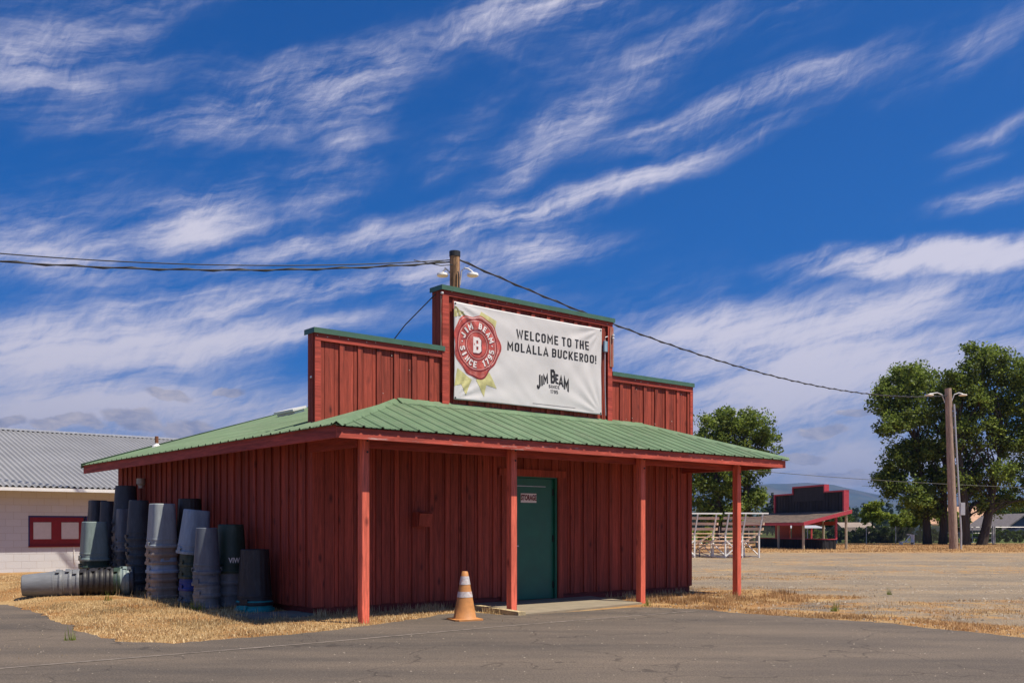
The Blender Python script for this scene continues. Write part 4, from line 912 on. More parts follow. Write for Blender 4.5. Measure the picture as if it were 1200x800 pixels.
# its roof: corrugated sheet
OVR = .75; rz0 = 2.50; rp = .275
def roofz(v): return rz0 + rp * (v + OVR)
pit = .16; n = int((U1 - U0 + 1.2) / pit * 4); vs = []
for k in range(n + 1):
    a = U0 - .6 + k * pit / 4; h = (.024, .024, -.024, -.024)[k % 4]
    vs += [(a, -OVR, roofz(-OVR) + h), (a, 7.6, roofz(7.6) + h)]
rf = MB().add(vs, [(2 * i, 2 * i + 2, 2 * i + 3, 2 * i + 1) for i in range(n)]).build('roof', simple('grey_corrugated', (.24, .24, .25), .55, .0, .10, .8, dirt=(.2, .2, .24), dirt_amt=.3, spec=.2), wb)
MB().hexa([(U0 - .6, 7.6, roofz(7.6)), (U1 + .6, 7.6, roofz(7.6)), (U1 + .6, 16, rz0), (U0 - .6, 16, rz0), (U0 - .6, 7.6, roofz(7.6) + .01), (U1 + .6, 7.6, roofz(7.6) + .01), (U1 + .6, 16, rz0 + .01), (U0 - .6, 16, rz0 + .01)]).build('rear_roof', 'galv', wb)
MB().box(U0 - .6, U1 + .6, -OVR - .03, -OVR + .02, rz0 - .13, rz0 - .035).box(U0 - .6, U1 + .6, -OVR + .021, -.005, rz0 - .10, rz0 - .08).build('gutter', 'white', wb)
MB().box(U0 - .6, U1 + .6, 7.45, 7.75, roofz(7.6) - .01, roofz(7.6) + .05).build('ridge_cap', 'galv', wb)
MB().tube([(1.2, -.02, .8), (1.2, -.02, .5), (1.22, -.02, .3)], .012, 6).build('pipe', 'white', wb)

# ------------------------------------------------------------------ utility poles and wires
def dome(mb, c, r=.17): return mb.lathe([(0, .07), (r * .3, .065), (r * .45, .035), (r * .95, .025), (r, .0), (r, -.035), (r * .85, -.055), (0, -.06)], 16, c=c, cap=False)
p1 = at(533, 296, 28.6)
up1 = thing('utility_pole', 'brown utility pole with two white lamps rising behind the false front', 'utility pole', (p1.x, p1.y, 0), 0)
h1 = p1.z; MB().tube([(0, 0, -.3), (0, 0, h1 * .5), (0, 0, h1)], [.17, .155, .15], 16).build('shaft', 'pole', up1, smooth=True)
MB().tube([(0, 0, h1 - .12), (0, 0, h1 + .03)], .165, 16).build('cap', 'black', up1)
zl1 = at(533, 322, 28.6).z
for sx_, dx in ((-1, -.36), (1, .53)):
    arm = MB().tube([(sx_ * .15, 0, zl1 - (.3 if sx_ > 0 else -.05)), (sx_ * .2, 0, zl1 + .12), (sx_ * .3, -.02, zl1 + .20), (dx * .75, -.03, zl1 + .17), (dx, -.03, zl1 + .08)], .025, 8).build('lamp_arm', 'galv', up1, smooth=True)
    lp = dome(MB(), (dx + sx_ * 0, -.03, zl1)).build('lamp_shade', simple('lamp_white', (.85, .83, .78), .4, var=.03), arm, smooth=True)
MB().tube([(.10, -.16, h1 - .6), (.12, -.17, zl1), (.12, -.17, 4)], .02, 6).build('cable', 'black', up1)
MB().tube([(-1.2, -.1, h1 - .25), (-.4, -.12, h1 - .42), (-.05, -.17, zl1 + .25)], .014, 5).build('cable', 'wire', up1)
p2 = at(1118, 643, 62.5); t2 = at(1111, 455, 62.5)
up2 = thing('utility_pole', 'leaning grey-brown utility pole with white conduit in front of the big trees', 'utility pole', (p2.x, p2.y, 0), 0)
dx = t2.x - p2.x; h2 = t2.z
MB().tube([(0, 0, -.3), (dx * .5, 0, h2 * .5), (dx, 0, h2)], [.28, .245, .20], 16).build('shaft', 'poleg', up2, smooth=True)
MB().tube([(dx * .93 + .27, -.2, h2 * .9), (.36, -.22, 1), (.35, -.22, 0)], .06, 8).build('conduit', 'galv', up2)
MB().box(.30, .58, -.3, -.1, 2.2, 3.0).build('meter_box', 'galv', up2)
for s, d_ in ((-1, -1.2), (1, .95)):
    arm = MB().tube([(dx + s * .2, 0, h2 - .9), (dx + s * .4, 0, h2 - .4), (dx + s * .7, 0, h2 - .28), (dx + d_, 0, h2 - .35)], .035, 8).build('lamp_arm', 'galv', up2)
    dome(MB(), (dx + d_, 0, h2 - .42), .26).build('lamp_shade', simple('lamp_white', (.75, .70, .62), .4, var=.03), arm, smooth=True)
def wire(a, b, sag, r, label, name='power_line', twist=False, ext=None):
    a = Vector(a); b = Vector(b); n = 60; mb = MB()
    def P(t): p = a.lerp(b, t); p.z -= 4 * sag * t * (1 - t); return p
    mb.tube([P(k / n) for k in range(n + 1)], r, 6)
    if twist:
        L_ = (b - a).length; m_ = int(L_ / .35)
        mb.tube([P(k / m_) + Vector((0, math.cos(k * 1.57) * r * 1.6, math.sin(k * 1.57) * r * 1.6)) for k in range(m_ + 1)], r * .8, 4)
    tag(mb.build(name, 'wire'), label, 'power line', 'overhead lines')
top1 = Vector((p1.x, p1.y, h1 - .30)); top2 = Vector((p2.x + dx, p2.y, h2 - .45))
wire(top1 + Vector((.15, 0, .08)), top2, 1.33, .024, 'black twisted cable sagging from the near pole to the leaning pole', twist=True)
E1 = at(-420, 244, 23); wire(top1 + Vector((-.15, 0, .08)), E1 + Vector((0, 0, .02)), .62, .016, 'upper thin cable running left from the near pole')
E2 = at(-420, 258, 23); wire(top1 + Vector((-.15, 0, .02)), E2, .62, .022, 'lower twisted cable running left from the near pole', twist=True)
wire(at(700, 532, 74), at(1330, 574, 74), .55, .022, 'thin far line passing behind the black stand and across the trees')
wire(at(1010, 569, 100), at(1400, 566, 100), .3, .02, 'faint distant line behind the trunks of the big trees')

# ------------------------------------------------------------------ bleachers
M['plank'] = wood('bleacher_plank', (.70, .48, .33), (.15, .09, .05), 'x', knots=False)
def bleacher(px0, n_fr, span, label):
    o0 = at(px0, 619, 43.6); a = R(17)
    r_ = thing('bleacher', label, 'bleacher', (o0.x, o0.y, 0), a, 'white framed bleachers')
    Ln = span * (n_fr - 1)
    for k in range(n_fr):
        x = k * span; f = MB()
        f.bar((x, 0, 0), (x, 0, 1.12), .06); f.bar((x, 0, 1.0), (x + .02, -.30, 2.02), .055); f.bar((x, 2.9, 0), (x, 2.9, .28), .05); f.bar((x, 1.3, 0), (x, 1.3, .75), .05)
        f.bar((x, 0, 1.1), (x, 2.9, .26), .05); f.bar((x, 0, .05), (x, 2.9, .05), .05); f.bar((x, 0, .1), (x, 1.3, .72), .035); f.bar((x, 1.3, .05), (x, 2.9, .26), .035)
        f.build('frame', 'white', r_)
    b = MB(); b.bar((0, -.04, .08), (span, -.04, .80), .045); b.bar((0, -.045, .80), (span, -.045, .08), .04)
    if n_fr > 3: b.bar((span * 2, -.04, .08), (span * 3, -.04, .80), .045); b.bar((span * 2, -.045, .8), (span * 3, -.045, .08), .04)
    b.build('cross_brace', 'white', r_)
    MB().bar((-.2, -.30, 2.02), (Ln + .3, -.30, 2.02), .06).build('top_rail', 'white', r_)
    for z, y in ((1.80, -.20), (1.55, -.12), (1.31, -.05)): MB().box(-.2, Ln + .2, y - .02, y + .02, z - .06, z + .06).build('guard_plank', 'plank', r_)
    for k in range(5):
        y = .25 + k * .58; z = 1.08 - k * .17; MB().box(-.3, Ln + .25, y - .12, y + .12, z, z + .04).build('seat_plank', 'plank', r_)
        if k < 4: MB().box(-.3, Ln + .25, y + .16, y + .4, z - .38, z - .34).build('foot_plank', 'plank', r_)
bleacher(747, 5, .95, 'left white framed bleacher partly hidden behind the red shed')
bleacher(850, 3, .86, 'right white framed bleacher beside the black and pink stand')

# ------------------------------------------------------------------ black and pink stand
ks = thing('concession_stand', 'black and pink open stand with stepped false front and brown lean-to roof', 'building', (21.3, 62, 0), R(103))
M['blk'] = wood('black_boards', (.022, .022, .026), (.01, .01, .012), 'z', knots=False); M['pink'] = simple('pink_red_paint', (.42, .045, .065), .6, var=.12)
M['brn'] = simple('brown_shingles', (.17, .125, .095), .9, var=.35, scale=6, island=.2); M['gpost'] = wood('grey_post', (.36, .30, .22), (.1, .08, .06), 'z', knots=False)
mb = MB(); boards(mb, 0, 8.9, 2.3, 3.7, .0, side=1, pitch=.4, w=.2, start=.3); mb.box(0, 8.9, -.2, .0, 2.3, 3.7); mb.box(2.3, 6.3, -.2, .05, 3.2, 4.15); mb.build('false_front', 'blk', ks)
mb = MB().box(-.16, -.0, -.22, .14, 2.3, 3.80).box(-.16, 2.3, -.22, .12, 3.703, 3.80).box(6.3, 9.06, -.22, .12, 3.703, 3.80).box(2.2, 6.4, -.22, .13, 4.152, 4.26).box(2.18, 2.3, -.22, .13, 3.80, 4.15).box(6.3, 6.42, -.22, .13, 3.8, 4.15).box(8.9, 9.06, -.22, .12, 2.4, 3.70)
mb.build('edge_trim', 'pink', ks)
def sh(y): return 2.46 - .235 * y
rf = MB()
for k in range(14):
    y0, y1 = -.25 + k * .24, -.25 + (k + 1) * .24
    for j in range(23):
        x0 = -.35 + j * .42; rf.hexa([(x0, y0, sh(y0) - .03), (x0 + .415, y0, sh(y0) - .03), (x0 + .415, y1 + .03, sh(y1) - .03), (x0, y1 + .03, sh(y1) - .03), (x0, y0, sh(y0) + .0), (x0 + .415, y0, sh(y0) + .0), (x0 + .415, y1 + .03, sh(y1) + .015), (x0, y1 + .03, sh(y1) + .015)])
rf.build('roof', 'brn', ks)
ye = 3.12
mb = MB().box(-.36, 9.3, ye, ye + .05, sh(ye) - .20, sh(ye) - .03); mb.hexa([(-.42, -.28, sh(-.28) - .22), (-.37, -.28, sh(-.28) - .22), (-.37, ye, sh(ye) - .22), (-.42, ye, sh(ye) - .22), (-.42, -.28, sh(-.28) + .01), (-.37, -.28, sh(-.28) + .01), (-.37, ye, sh(ye) + .01), (-.42, ye, sh(ye) + .01)])
mb.build('fascia', 'pink', ks)
MB().hexa([(-.3, -.2, sh(0) - .12), (9, -.2, sh(0) - .12), (9, 3.1, sh(3.1) - .12), (-.3, 3.1, sh(3.1) - .12), (-.3, -.2, sh(0) - .05), (9, -.2, sh(0) - .05), (9, 3.1, sh(3.1) - .05), (-.3, 3.1, sh(3.1) - .05)]).build('roof_deck', 'dark', ks)
for x, y in ((-.1, -.05), (2.6, -.05), (5.6, -.05), (8.8, -.05), (.1, 2.85), (3.3, 2.85), (6.4, 2.85), (8.9, 2.85)):
    MB().tube([(x, y, 0), (x, y, sh(y) - .1)], .085, 8).build('post', 'gpost', ks)
mb = MB(); boards(mb, .1, 8.7, .0, .62, 1.5, side=1, pitch=.35, w=.2); mb.box(.1, 8.7, 1.42, 1.5, 0, .62); boards(mb, .55, 1.5, 0, .62, .1, axis='v', side=-1, pitch=.35, w=.2); mb.box(.1, .18, .55, 1.5, 0, .62); mb.build('counter_wall', 'blk', ks)
MB().box(.04, 8.75, 1.38, 1.58, .622, .68).box(.04, .2, .5, 1.379, .622, .68).build('counter_top', 'pink', ks)
MB().box(.05, .16, .48, .6, .68, 2.2).build('pink_post', 'pink', ks)
MB().box(4.8, 6.2, .2, .26, .66, 1.7).box(6.5, 8.6, .2, .26, .66, 1.7).box(1.0, 8.6, -.1, -.04, 1.55, 1.8).build('back_panel', simple('coral_boards', (.40, .06, .04), .7, var=.2), ks)
sh2 = thing('open_shelter', 'low open shelter with pale metal roof seen through the stand', 'shelter', (22.2, 78, 0), R(6))
MB().hexa([(0, 0, 1.35), (3.2, 0, 1.35), (3.2, 2.5, 1.62), (0, 2.5, 1.62), (0, 0, 1.39), (3.2, 0, 1.39), (3.2, 2.5, 1.66), (0, 2.5, 1.66)]).build('roof', 'galv', sh2)
for x in (.1, 3.0):
    for y in (.1, 2.4): MB().box(x, x + .12, y, y + .12, 0, 1.36).build('post', 'pink', sh2)

# ------------------------------------------------------------------ fence, gates, chair
M['mesh'] = simple('chain_mesh', (.035, .045, .04), .7)
def fence_run(x0, x1, y, h, slat, label, step, rail, lightp):
    t = thing('mesh_fence', label, 'fence', (x0, y, 0), 0); n = int((x1 - x0) / step)
    mb = MB()
    w = .012 if not slat else .045
    d = .075
    k = 0
    while k * d < (x1 - x0):
        x = k * d
        mb.add([(x, 0, .03), (x + w, 0, .03), (x + w + (h if not slat else 0) * .0, 0, h), (x, 0, h)], [(0, 1, 2, 3)]); k += 1
    if not slat:
        for j in range(int(h / .1)): mb.add([(0, .002, .05 + j * .1), (x1 - x0, .002, .05 + j * .1), (x1 - x0, .002, .062 + j * .1), (0, .002, .062 + j * .1)], [(0, 1, 2, 3)])
    mb.build('mesh', 'mesh', t)
    if rail: MB().tube([(0, 0, h), (x1 - x0, 0, h)], .035, 6).build('top_rail', 'galv', t)
    for j in range(n + 1): MB().tube([(j * step, 0, 0), (j * step, 0, h + .08)], .04 if lightp else .03, 6).build('post', 'galv', t)
fence_run(18, 37.3, 84, 1.45, True, 'dark slatted mesh fence stretching left of the leaning pole', 2.55, False, False)
fence_run(40.9, 50, 82, 1.45, False, 'pale railed mesh fence right of the leaning pole', 3.3, True, True)
gt = thing('pipe_gate', 'closed tubular metal gate behind the leaning pole', 'gate', (37.3, 82, 0), 0)
for x in (0, 3.45): MB().tube([(x, 0, 0), (x, 0, 1.55)], .07, 8).build('gate_post', 'galv', gt)
g_ = MB()
for z in (.15, .55, .95, 1.45): g_.tube([(.1, 0, z), (3.35, 0, z)], .028, 6)
for x in (.12, 1.7, 3.33): g_.tube([(x, 0, .15), (x, 0, 1.45)], .028, 6)
g_.build('gate_frame', 'galv', gt)
MB().add([(.12 + k * .1, .01, .15) for k in range(32)] + [(.13 + k * .1, .01, .15) for k in range(32)] + [(.13 + k * .1, .01, 1.45) for k in range(32)] + [(.12 + k * .1, .01, 1.45) for k in range(32)], [(k, 32 + k, 64 + k, 96 + k) for k in range(32)]).build('mesh', 'mesh', gt)
bc = thing('white_bench', 'small white broken bench lying by the fence under the trees', 'bench', (32.3, 79, 0), R(14))
MB().box(-.7, .5, -.2, .2, .22, .28).build('seat', 'white', bc); MB().box(.42, .48, -.2, .2, 0, .85).box(-.66, -.60, -.2, .2, 0, .22).build('leg', 'white', bc); MB().bar((.45, .2, .82), (-.1, .2, .25), .06).bar((.45, .2, .85), (.05, .2, .85), .06).build('backrest', 'white', bc)

# ------------------------------------------------------------------ houses beyond
def house(name, label, x, y, rz, w, d, h, rh, wall, roofc, gable_front=True, z=0, garage=False):
    t = thing(name, label, 'house', (x, y, z), rz)
    mw = simple('siding', wall, .8, var=.08); mr_ = simple('shingle', roofc, .9, var=.25, scale=3)
    m_ = MB().box(0, w, 0, d, -1, h)
    if gable_front: m_.add([(0, 0, h), (w, 0, h), (w / 2, 0, h + rh), (0, d, h), (w, d, h), (w / 2, d, h + rh)], [(0, 1, 2), (3, 5, 4)])
    else: m_.add([(0, 0, h), (0, d, h), (0, d / 2, h + rh), (w, 0, h), (w, d, h), (w, d / 2, h + rh)], [(0, 2, 1), (3, 4, 5)])
    m_.build('wall', mw, t); o_ = .4; th = .18
    r = MB()
    if gable_front:
        sl_ = rh / (w / 2)
        for s in (0, 1):
            xs_ = (-o_, w / 2) if s == 0 else (w + o_, w / 2); za = h - o_ * sl_
            r.hexa([(xs_[0], -o_, za), (xs_[1], -o_, h + rh), (xs_[1], d + o_, h + rh), (xs_[0], d + o_, za), (xs_[0], -o_, za + th), (xs_[1], -o_, h + rh + th), (xs_[1], d + o_, h + rh + th), (xs_[0], d + o_, za + th)])
    else:
        sl_ = rh / (d / 2)
        for s in (0, 1):
            ys_ = (-o_, d / 2) if s == 0 else (d + o_, d / 2); za = h - o_ * sl_
            r.hexa([(-o_, ys_[0], za), (w + o_, ys_[0], za), (w + o_, ys_[1], h + rh), (-o_, ys_[1], h + rh), (-o_, ys_[0], za + th), (w + o_, ys_[0], za + th), (w + o_, ys_[1], h + rh + th), (-o_, ys_[1], h + rh + th)])
    r.build('roof', mr_, t)
    for k in (.2, .65):
        f_ = MB().box(w * k, w * k + w * .14, -.08, -.02, h * .35, h * .8).build('window', 'white', t); MB().box(w * k + .12, w * k + w * .14 - .12, -.1, -.082, h * .35 + .12, h * .8 - .12).build('pane', 'black', f_)
house('house', 'house with dark blue gable and grey roof right of the leaning pole', 63, 124, R(4), 5.5, 9, 1.2, 1.9, (.05, .07, .13), (.16, .14, .14))
house('house', 'tan roofed house seen between the trunks of the big trees', 58.3, 134, 0, 8.5, 9, 2.0, 2.3, (.55, .50, .45), (.42, .25, .16), False)
house('house', 'grey roofed house at the right edge beyond the fence', 69.5, 122, 0, 14, 9, 1.2, 1.5, (.5, .46, .4), (.17, .15, .15), False)
house('house', 'low grey-brown hip roofed house behind the fence beside the stand', 40.2, 115, R(10), 3.6, 5, .6, 1.3, (.4, .37, .33), (.24, .19, .16), False)

# ------------------------------------------------------------------ vegetation
def leaf_mat(name, c1, c2, trans=.35):
    m = bpy.data.materials.new(name); m.use_nodes = True; N = m.node_tree.nodes; L = m.node_tree.links; N.clear()
    g = N.new('ShaderNodeNewGeometry'); r = N.new('ShaderNodeValToRGB'); L.new(g.outputs['Random Per Island'], r.inputs[0]); r.color_ramp.elements[0].color = rgba(c1); r.color_ramp.elements[1].color = rgba(c2)
    n2 = N.new('ShaderNodeTexNoise'); L.new(g.outputs['Position'], n2.inputs[0]); n2.inputs['Scale'].default_value = .6; n2.inputs['Detail'].default_value = 3
    mr = N.new('ShaderNodeMapRange'); L.new(n2.outputs['Fac'], mr.inputs[0]); mr.inputs[1].default_value = .35; mr.inputs[2].default_value = .65; mr.inputs[3].default_value = .7; mr.inputs[4].default_value = 1.3
    sc = N.new('ShaderNodeVectorMath'); sc.operation = 'SCALE'; L.new(r.outputs[0], sc.inputs[0]); L.new(mr.outputs[0], sc.inputs['Scale'])
    d = N.new('ShaderNodeBsdfPrincipled'); d.inputs['Roughness'].default_value = .55; d.inputs['Specular IOR Level'].default_value = .3; t = N.new('ShaderNodeBsdfTranslucent'); L.new(sc.outputs[0], d.inputs['Base Color']); L.new(sc.outputs[0], t.inputs[0])
    mx = N.new('ShaderNodeMixShader'); mx.inputs[0].default_value = trans; L.new(d.outputs[0], mx.inputs[1]); L.new(t.outputs[0], mx.inputs[2])
    o = N.new('ShaderNodeOutputMaterial'); L.new(mx.outputs[0], o.inputs[0]); return m
LM = dict(oak=leaf_mat('oak_leaves', (.055, .095, .014), (.25, .32, .06), .5), bright=leaf_mat('bright_leaves', (.12, .17, .02), (.26, .30, .045), .45), dark=leaf_mat('dark_needles', (.014, .026, .014), (.04, .06, .028), .2),
          shrub=leaf_mat('shrub_leaves', (.035, .065, .015), (.10, .15, .03)))
M['bark'] = wood('bark', (.05, .038, .03), (.02, .015, .012), 'z', knots=False, bump=1.0)
def leaves(centers, radii, per, size, m, parent, name='crown', seed=0, flat=.8):
    r = np.random.default_rng(seed); C = np.repeat(np.array(centers), per, axis=0); RR = np.repeat(np.array(radii), per)[:, None]
    n = len(C); d = r.normal(size=(n, 3)); d /= np.linalg.norm(d, axis=1)[:, None]; rad = r.random((n, 1)) ** .45
    P = C + d * rad * RR * np.array([1, 1, flat])
    a = r.normal(size=(n, 3)); a /= np.linalg.norm(a, axis=1)[:, None]; b = np.cross(a, r.normal(size=(n, 3))); b /= np.linalg.norm(b, axis=1)[:, None]
    s = size * (.45 + 1.0 * r.random((n, 1)) ** 1.3)
    V = np.stack([P - a * s * .5, P + b * s * .32, P + a * s * .5, P - b * s * .32], axis=1).reshape(-1, 3)
    return np_mesh(name, V, np.arange(4 * n), np.full(n, 4), m, parent)
def tree(label, base, trunks, lobes, Y, m, nclump, per, leaf, clump=.75, seed=1, name='oak_tree', cat='tree', group='trees', tr=.32):
    """lobes: (px, py, radius px, depth m) turned into real lobes at distance Y; trunks: list of polylines in metres relative to base"""
    r = np.random.default_rng(seed); b0 = at(base, 619, Y); root = thing(name, label, cat, (b0.x, b0.y, 0), 0, group)
    C = []; RA = []; tot = sum(l[2] ** 2 for l in lobes)
    Ls = []
    for px, py, rp_, dp in lobes:
        c = at(px, py, Y) - Vector((b0.x, b0.y, 0)); R_ = rp_ * Y / 1134.3; Ls.append((c, R_))
        n = max(3, int(nclump * rp_ ** 2 / tot))
        for _ in range(n):
            d = r.normal(size=3); d /= np.linalg.norm(d); rad = R_ * (.35 + .65 * r.random() ** .5)
            p = np.array(c) + np.array([0, dp, 0]) + d * rad * np.array([1, 1.0, .92]); C.append(p); RA.append(clump * (.55 + .8 * r.random()))
    leaves(C, RA, per, leaf, m, root, seed=seed)
    tb = MB()
    rr = random.Random(seed)
    for tx, lean in trunks:
        top = Vector((tx + lean * 1.0, 0, max(l[0].z for l in Ls) * .62)); st = Vector((tx, 0, -.2))
        pts = [st.lerp(top, t) + Vector((.15 * math.sin(t * 5 + tx), .1 * math.sin(t * 4), 0)) for t in (0, .15, .35, .6, .8, 1)]
        tb.tube(pts, [tr * 1.25, tr, tr * .85, tr * .65, tr * .45, tr * .2], 9)
        for c, R_ in Ls:
            if abs(c.x - tx) > 4.2: continue
            f_ = min(.95, max(.18, (c.z / max(top.z, 1)) * .62)); s = st.lerp(top, f_) + Vector((.15 * math.sin(f_ * 5 + tx), .1 * math.sin(f_ * 4), 0))
            for q in range(2):
                e = Vector(c) + Vector((rr.uniform(-.6, .6), rr.uniform(-.6, .6), rr.uniform(-.4, .6))) * R_; mid = s.lerp(e, .5) + Vector((rr.uniform(-.3, .3), rr.uniform(-.3, .3), .4))
                m1 = s.lerp(mid, .5) + Vector((rr.uniform(-.3, .3), rr.uniform(-.3, .3), rr.uniform(-.1, .5))); m2 = mid.lerp(e, .5) + Vector((rr.uniform(-.4, .4), rr.uniform(-.3, .3), rr.uniform(-.1, .4))); tb.tube([s, m1, mid, m2, e], [tr * .26, tr * .2, tr * .14, tr * .09, tr * .04], 5, cap=False)
    tb.build('trunk', 'bark', root, smooth=True); return root
tree('large oak tree with two dark trunks left of the leaning pole', 1090, [(-.2, -.8), (.9, .6)],
     [(1062, 447, 22, 0), (1085, 440, 20, 1), (1042, 468, 22, 0), (1038, 500, 16, -1), (1068, 485, 26, 0), (1098, 470, 26, 0), (1050, 540, 18, 0), (1075, 530, 24, 0), (1040, 570, 16, 0), (1066, 580, 22, -1), (1100, 520, 24, 1), (1095, 565, 22, 1), (1032, 450, 10, 0), (1085, 595, 16, 0), (1100, 590, 16, 2), (1050, 560, 18, 1)], 80, LM['oak'], 520, 95, .23, seed=3)
tree('large spreading oak tree with leaning dark trunks right of the leaning pole', 1138, [(-.4, -.6), (.7, 2.2)],
     [(1145, 425, 22, 0), (1165, 428, 22, 0), (1125, 440, 18, 0), (1185, 440, 24, 0), (1135, 470, 26, 0), (1165, 465, 26, 1), (1195, 475, 26, 0), (1218, 455, 24, 0), (1120, 510, 20, 0), (1150, 510, 24, 0), (1185, 515, 22, 0), (1215, 510, 26, 0), (1120, 560, 16, 0), (1170, 555, 14, -1), (1200, 550, 16, 1), (1150, 590, 9, 0), (1225, 565, 22, 0), (1180, 590, 14, 2), (1145, 560, 18, 1), (1165, 580, 14, 3), (1205, 580, 18, 2), (1150, 540, 20, 2)], 78, LM['oak'], 580, 95, .23, seed=4, tr=.36)
tree('round oak tree behind the bleachers beside the red shed', 868, [(-1.6, -.8), (.6, 0)],
     [(862, 492, 22, 0), (838, 500, 22, 0), (885, 502, 22, 0), (898, 520, 17, 0), (860, 525, 28, 0), (825, 530, 24, 0), (880, 548, 22, 0), (845, 560, 26, 0), (872, 580, 22, 0), (818, 575, 22, 0), (835, 600, 18, 0), (862, 602, 16, -1), (800, 545, 22, 0), (885, 580, 12, 0)], 85, LM['oak'], 430, 90, .24, seed=5, tr=.4)
def blob_bush(label, px, py, rpx, Y, m, n, per, leaf, seed, name='shrub', cat='shrub', group=None, stretch=1.0):
    c = at(px, py, Y); r = np.random.default_rng(seed); root = thing(name, label, cat, (c.x, c.y, 0), 0, group); R_ = rpx * Y / 1134.3
    C = []; 
    for _ in range(n):
        d = r.normal(size=3); d /= np.linalg.norm(d); rad = R_ * (.3 + .7 * r.random()); p = d * rad * np.array([stretch, 1, 1]); p[2] = max(p[2] + c.z, .2); C.append(p)
    leaves(C, [R_ * .32] * n, per, leaf, m, root, seed=seed, name='foliage')
    MB().tube([(0, 0, -.1), (.05, 0, max(c.z, .3))], [.12, .05], 6).build('stem', 'bark', root)
blob_bush('bright yellow-green small tree just right of the stand', 1022, 600, 15, 92, LM['bright'], 50, 60, .26, 21, 'small_tree', 'tree', 'bright shrubs and small trees')
blob_bush('yellow-green bush left of the big oak trunks', 1062, 608, 13, 95, LM['bright'], 40, 60, .26, 22, 'shrub', 'shrub', 'bright shrubs and small trees', 1.4)
blob_bush('yellow-green bush between the two big oaks', 1108, 606, 12, 96, LM['bright'], 36, 60, .26, 23, 'shrub', 'shrub', 'bright shrubs and small trees', 1.3)
blob_bush('green bush behind the pale railed fence', 1170, 627, 10, 94, LM['shrub'], 40, 50, .25, 24, 'shrub', 'shrub', 'low shrubs along the fence', 2.6)
blob_bush('dark green bush right of the stand behind the slatted fence', 1008, 628, 12, 88, LM['shrub'], 50, 60, .24, 25, 'shrub', 'shrub', 'low shrubs along the fence', 1.8)
blob_bush('dark green bush seen under the stand roof', 940, 624, 12, 88, LM['bright'], 60, 60, .24, 26, 'shrub', 'shrub', 'low shrubs along the fence', 2.4)
blob_bush('dark green bush below the yellow-green tree', 1036, 628, 11, 88, LM['shrub'], 45, 60, .24, 27, 'shrub', 'shrub', 'low shrubs along the fence', 1.6)
blob_bush('sunlit bush showing through the left bleacher', 825, 626, 9, 60, LM['bright'], 26, 50, .2, 28, 'shrub', 'shrub', 'low shrubs along the fence', 1.5)
blob_bush('mid green tree top above the houses at the right edge', 1192, 606, 14, 150, LM['shrub'], 50, 60, .4, 29, 'small_tree', 'tree', 'bright shrubs and small trees', 1.8)
blob_bush('green tree behind the right end of the stand', 985, 608, 14, 120, LM['shrub'], 60, 60, .32, 30, 'small_tree', 'tree', 'bright shrubs and small trees', 1.5)
for k_, (px, py, rp_, mt, st_, lab) in enumerate(((1052, 610, 11, 'bright', 1.5, 'yellow-green bush second right of the stand, above the white bench'), (1078, 612, 10, 'bright', 1.5, 'yellow-green bush behind the left trunk of the big oak'),
        (1122, 614, 10, 'shrub', 1.6, 'mid green bush just right of the leaning pole'), (1050, 627, 9, 'shrub', 2.2, 'low dark bush directly behind the white bench'), (1085, 628, 9, 'shrub', 2.4, 'low dark bush behind the two left oak trunks'),
        (985, 627, 9, 'shrub', 2.2, 'low dark bush at the right post of the stand'), (1150, 628, 7, 'shrub', 3.0, 'low hedge bush behind the railed fence left'), (1195, 628, 7, 'shrub', 3.0, 'low hedge bush behind the railed fence at the edge'), (1110, 629, 7, 'shrub', 2.0, 'low bush behind the pipe gate'))):
    blob_bush(lab, px, py, rp_, 90 + k_ * .4, LM[mt], 42, 60, .22, 60 + k_, 'shrub', 'shrub', 'low shrubs along the fence', st_)
def conifer(label, px, top, Y, seed, w=.2):
    b = at(px, 619, Y); h = at(px, top, Y).z; root = thing('fir_tree', label, 'tree', (b.x, b.y, 0), 0, 'distant fir trees'); C = []; RA = []
    r = random.Random(seed)
    for k in range(26):
        t = k / 25; z = h * (.08 + .92 * t); rad = h * w * (1 - t) + .12
        for q in range(5): a = r.uniform(0, 6.28); C.append((rad * .7 * math.cos(a), rad * .7 * math.sin(a), z)); RA.append(max(.2, rad * .42))
    leaves(C, RA, 16, h * .035, LM['dark'], root, seed=seed, flat=.5); MB().tube([(0, 0, 0), (0, 0, h * .9)], [h * .02, .03], 6).build('trunk', 'bark', root)
for i, (px, tp, lab) in enumerate(((905, 578, 'tallest distant fir just left of the black stand'), (899, 590, 'short distant fir left of the tallest one'), (911, 594, 'small distant fir touching the stand front'), (1002, 604, 'distant fir just right of the stand'), (1012, 606, 'distant fir beside the yellow-green tree'))):
    conifer(lab, px, tp, 190, 40 + i)
def far_wood():
    r = np.random.default_rng(9); C = []; RA = []
    for k in range(900):
        Y = r.uniform(320, 620); px = r.uniform(-100, 1350); x = (px - 600) / 1134.3 * Y; h = r.uniform(7, 14)
        for j in range(3): C.append((x + r.normal(), Y, h * (.25 + .3 * j))); RA.append(h * .22 * (1.3 - .35 * j))
    o = leaves(C, RA, 26, 1.6, LM['dark'], None, 'far_wood', seed=9); tag(o, 'dark far-off wood along the foot of the hills', 'wood', kind='stuff')
far_wood()

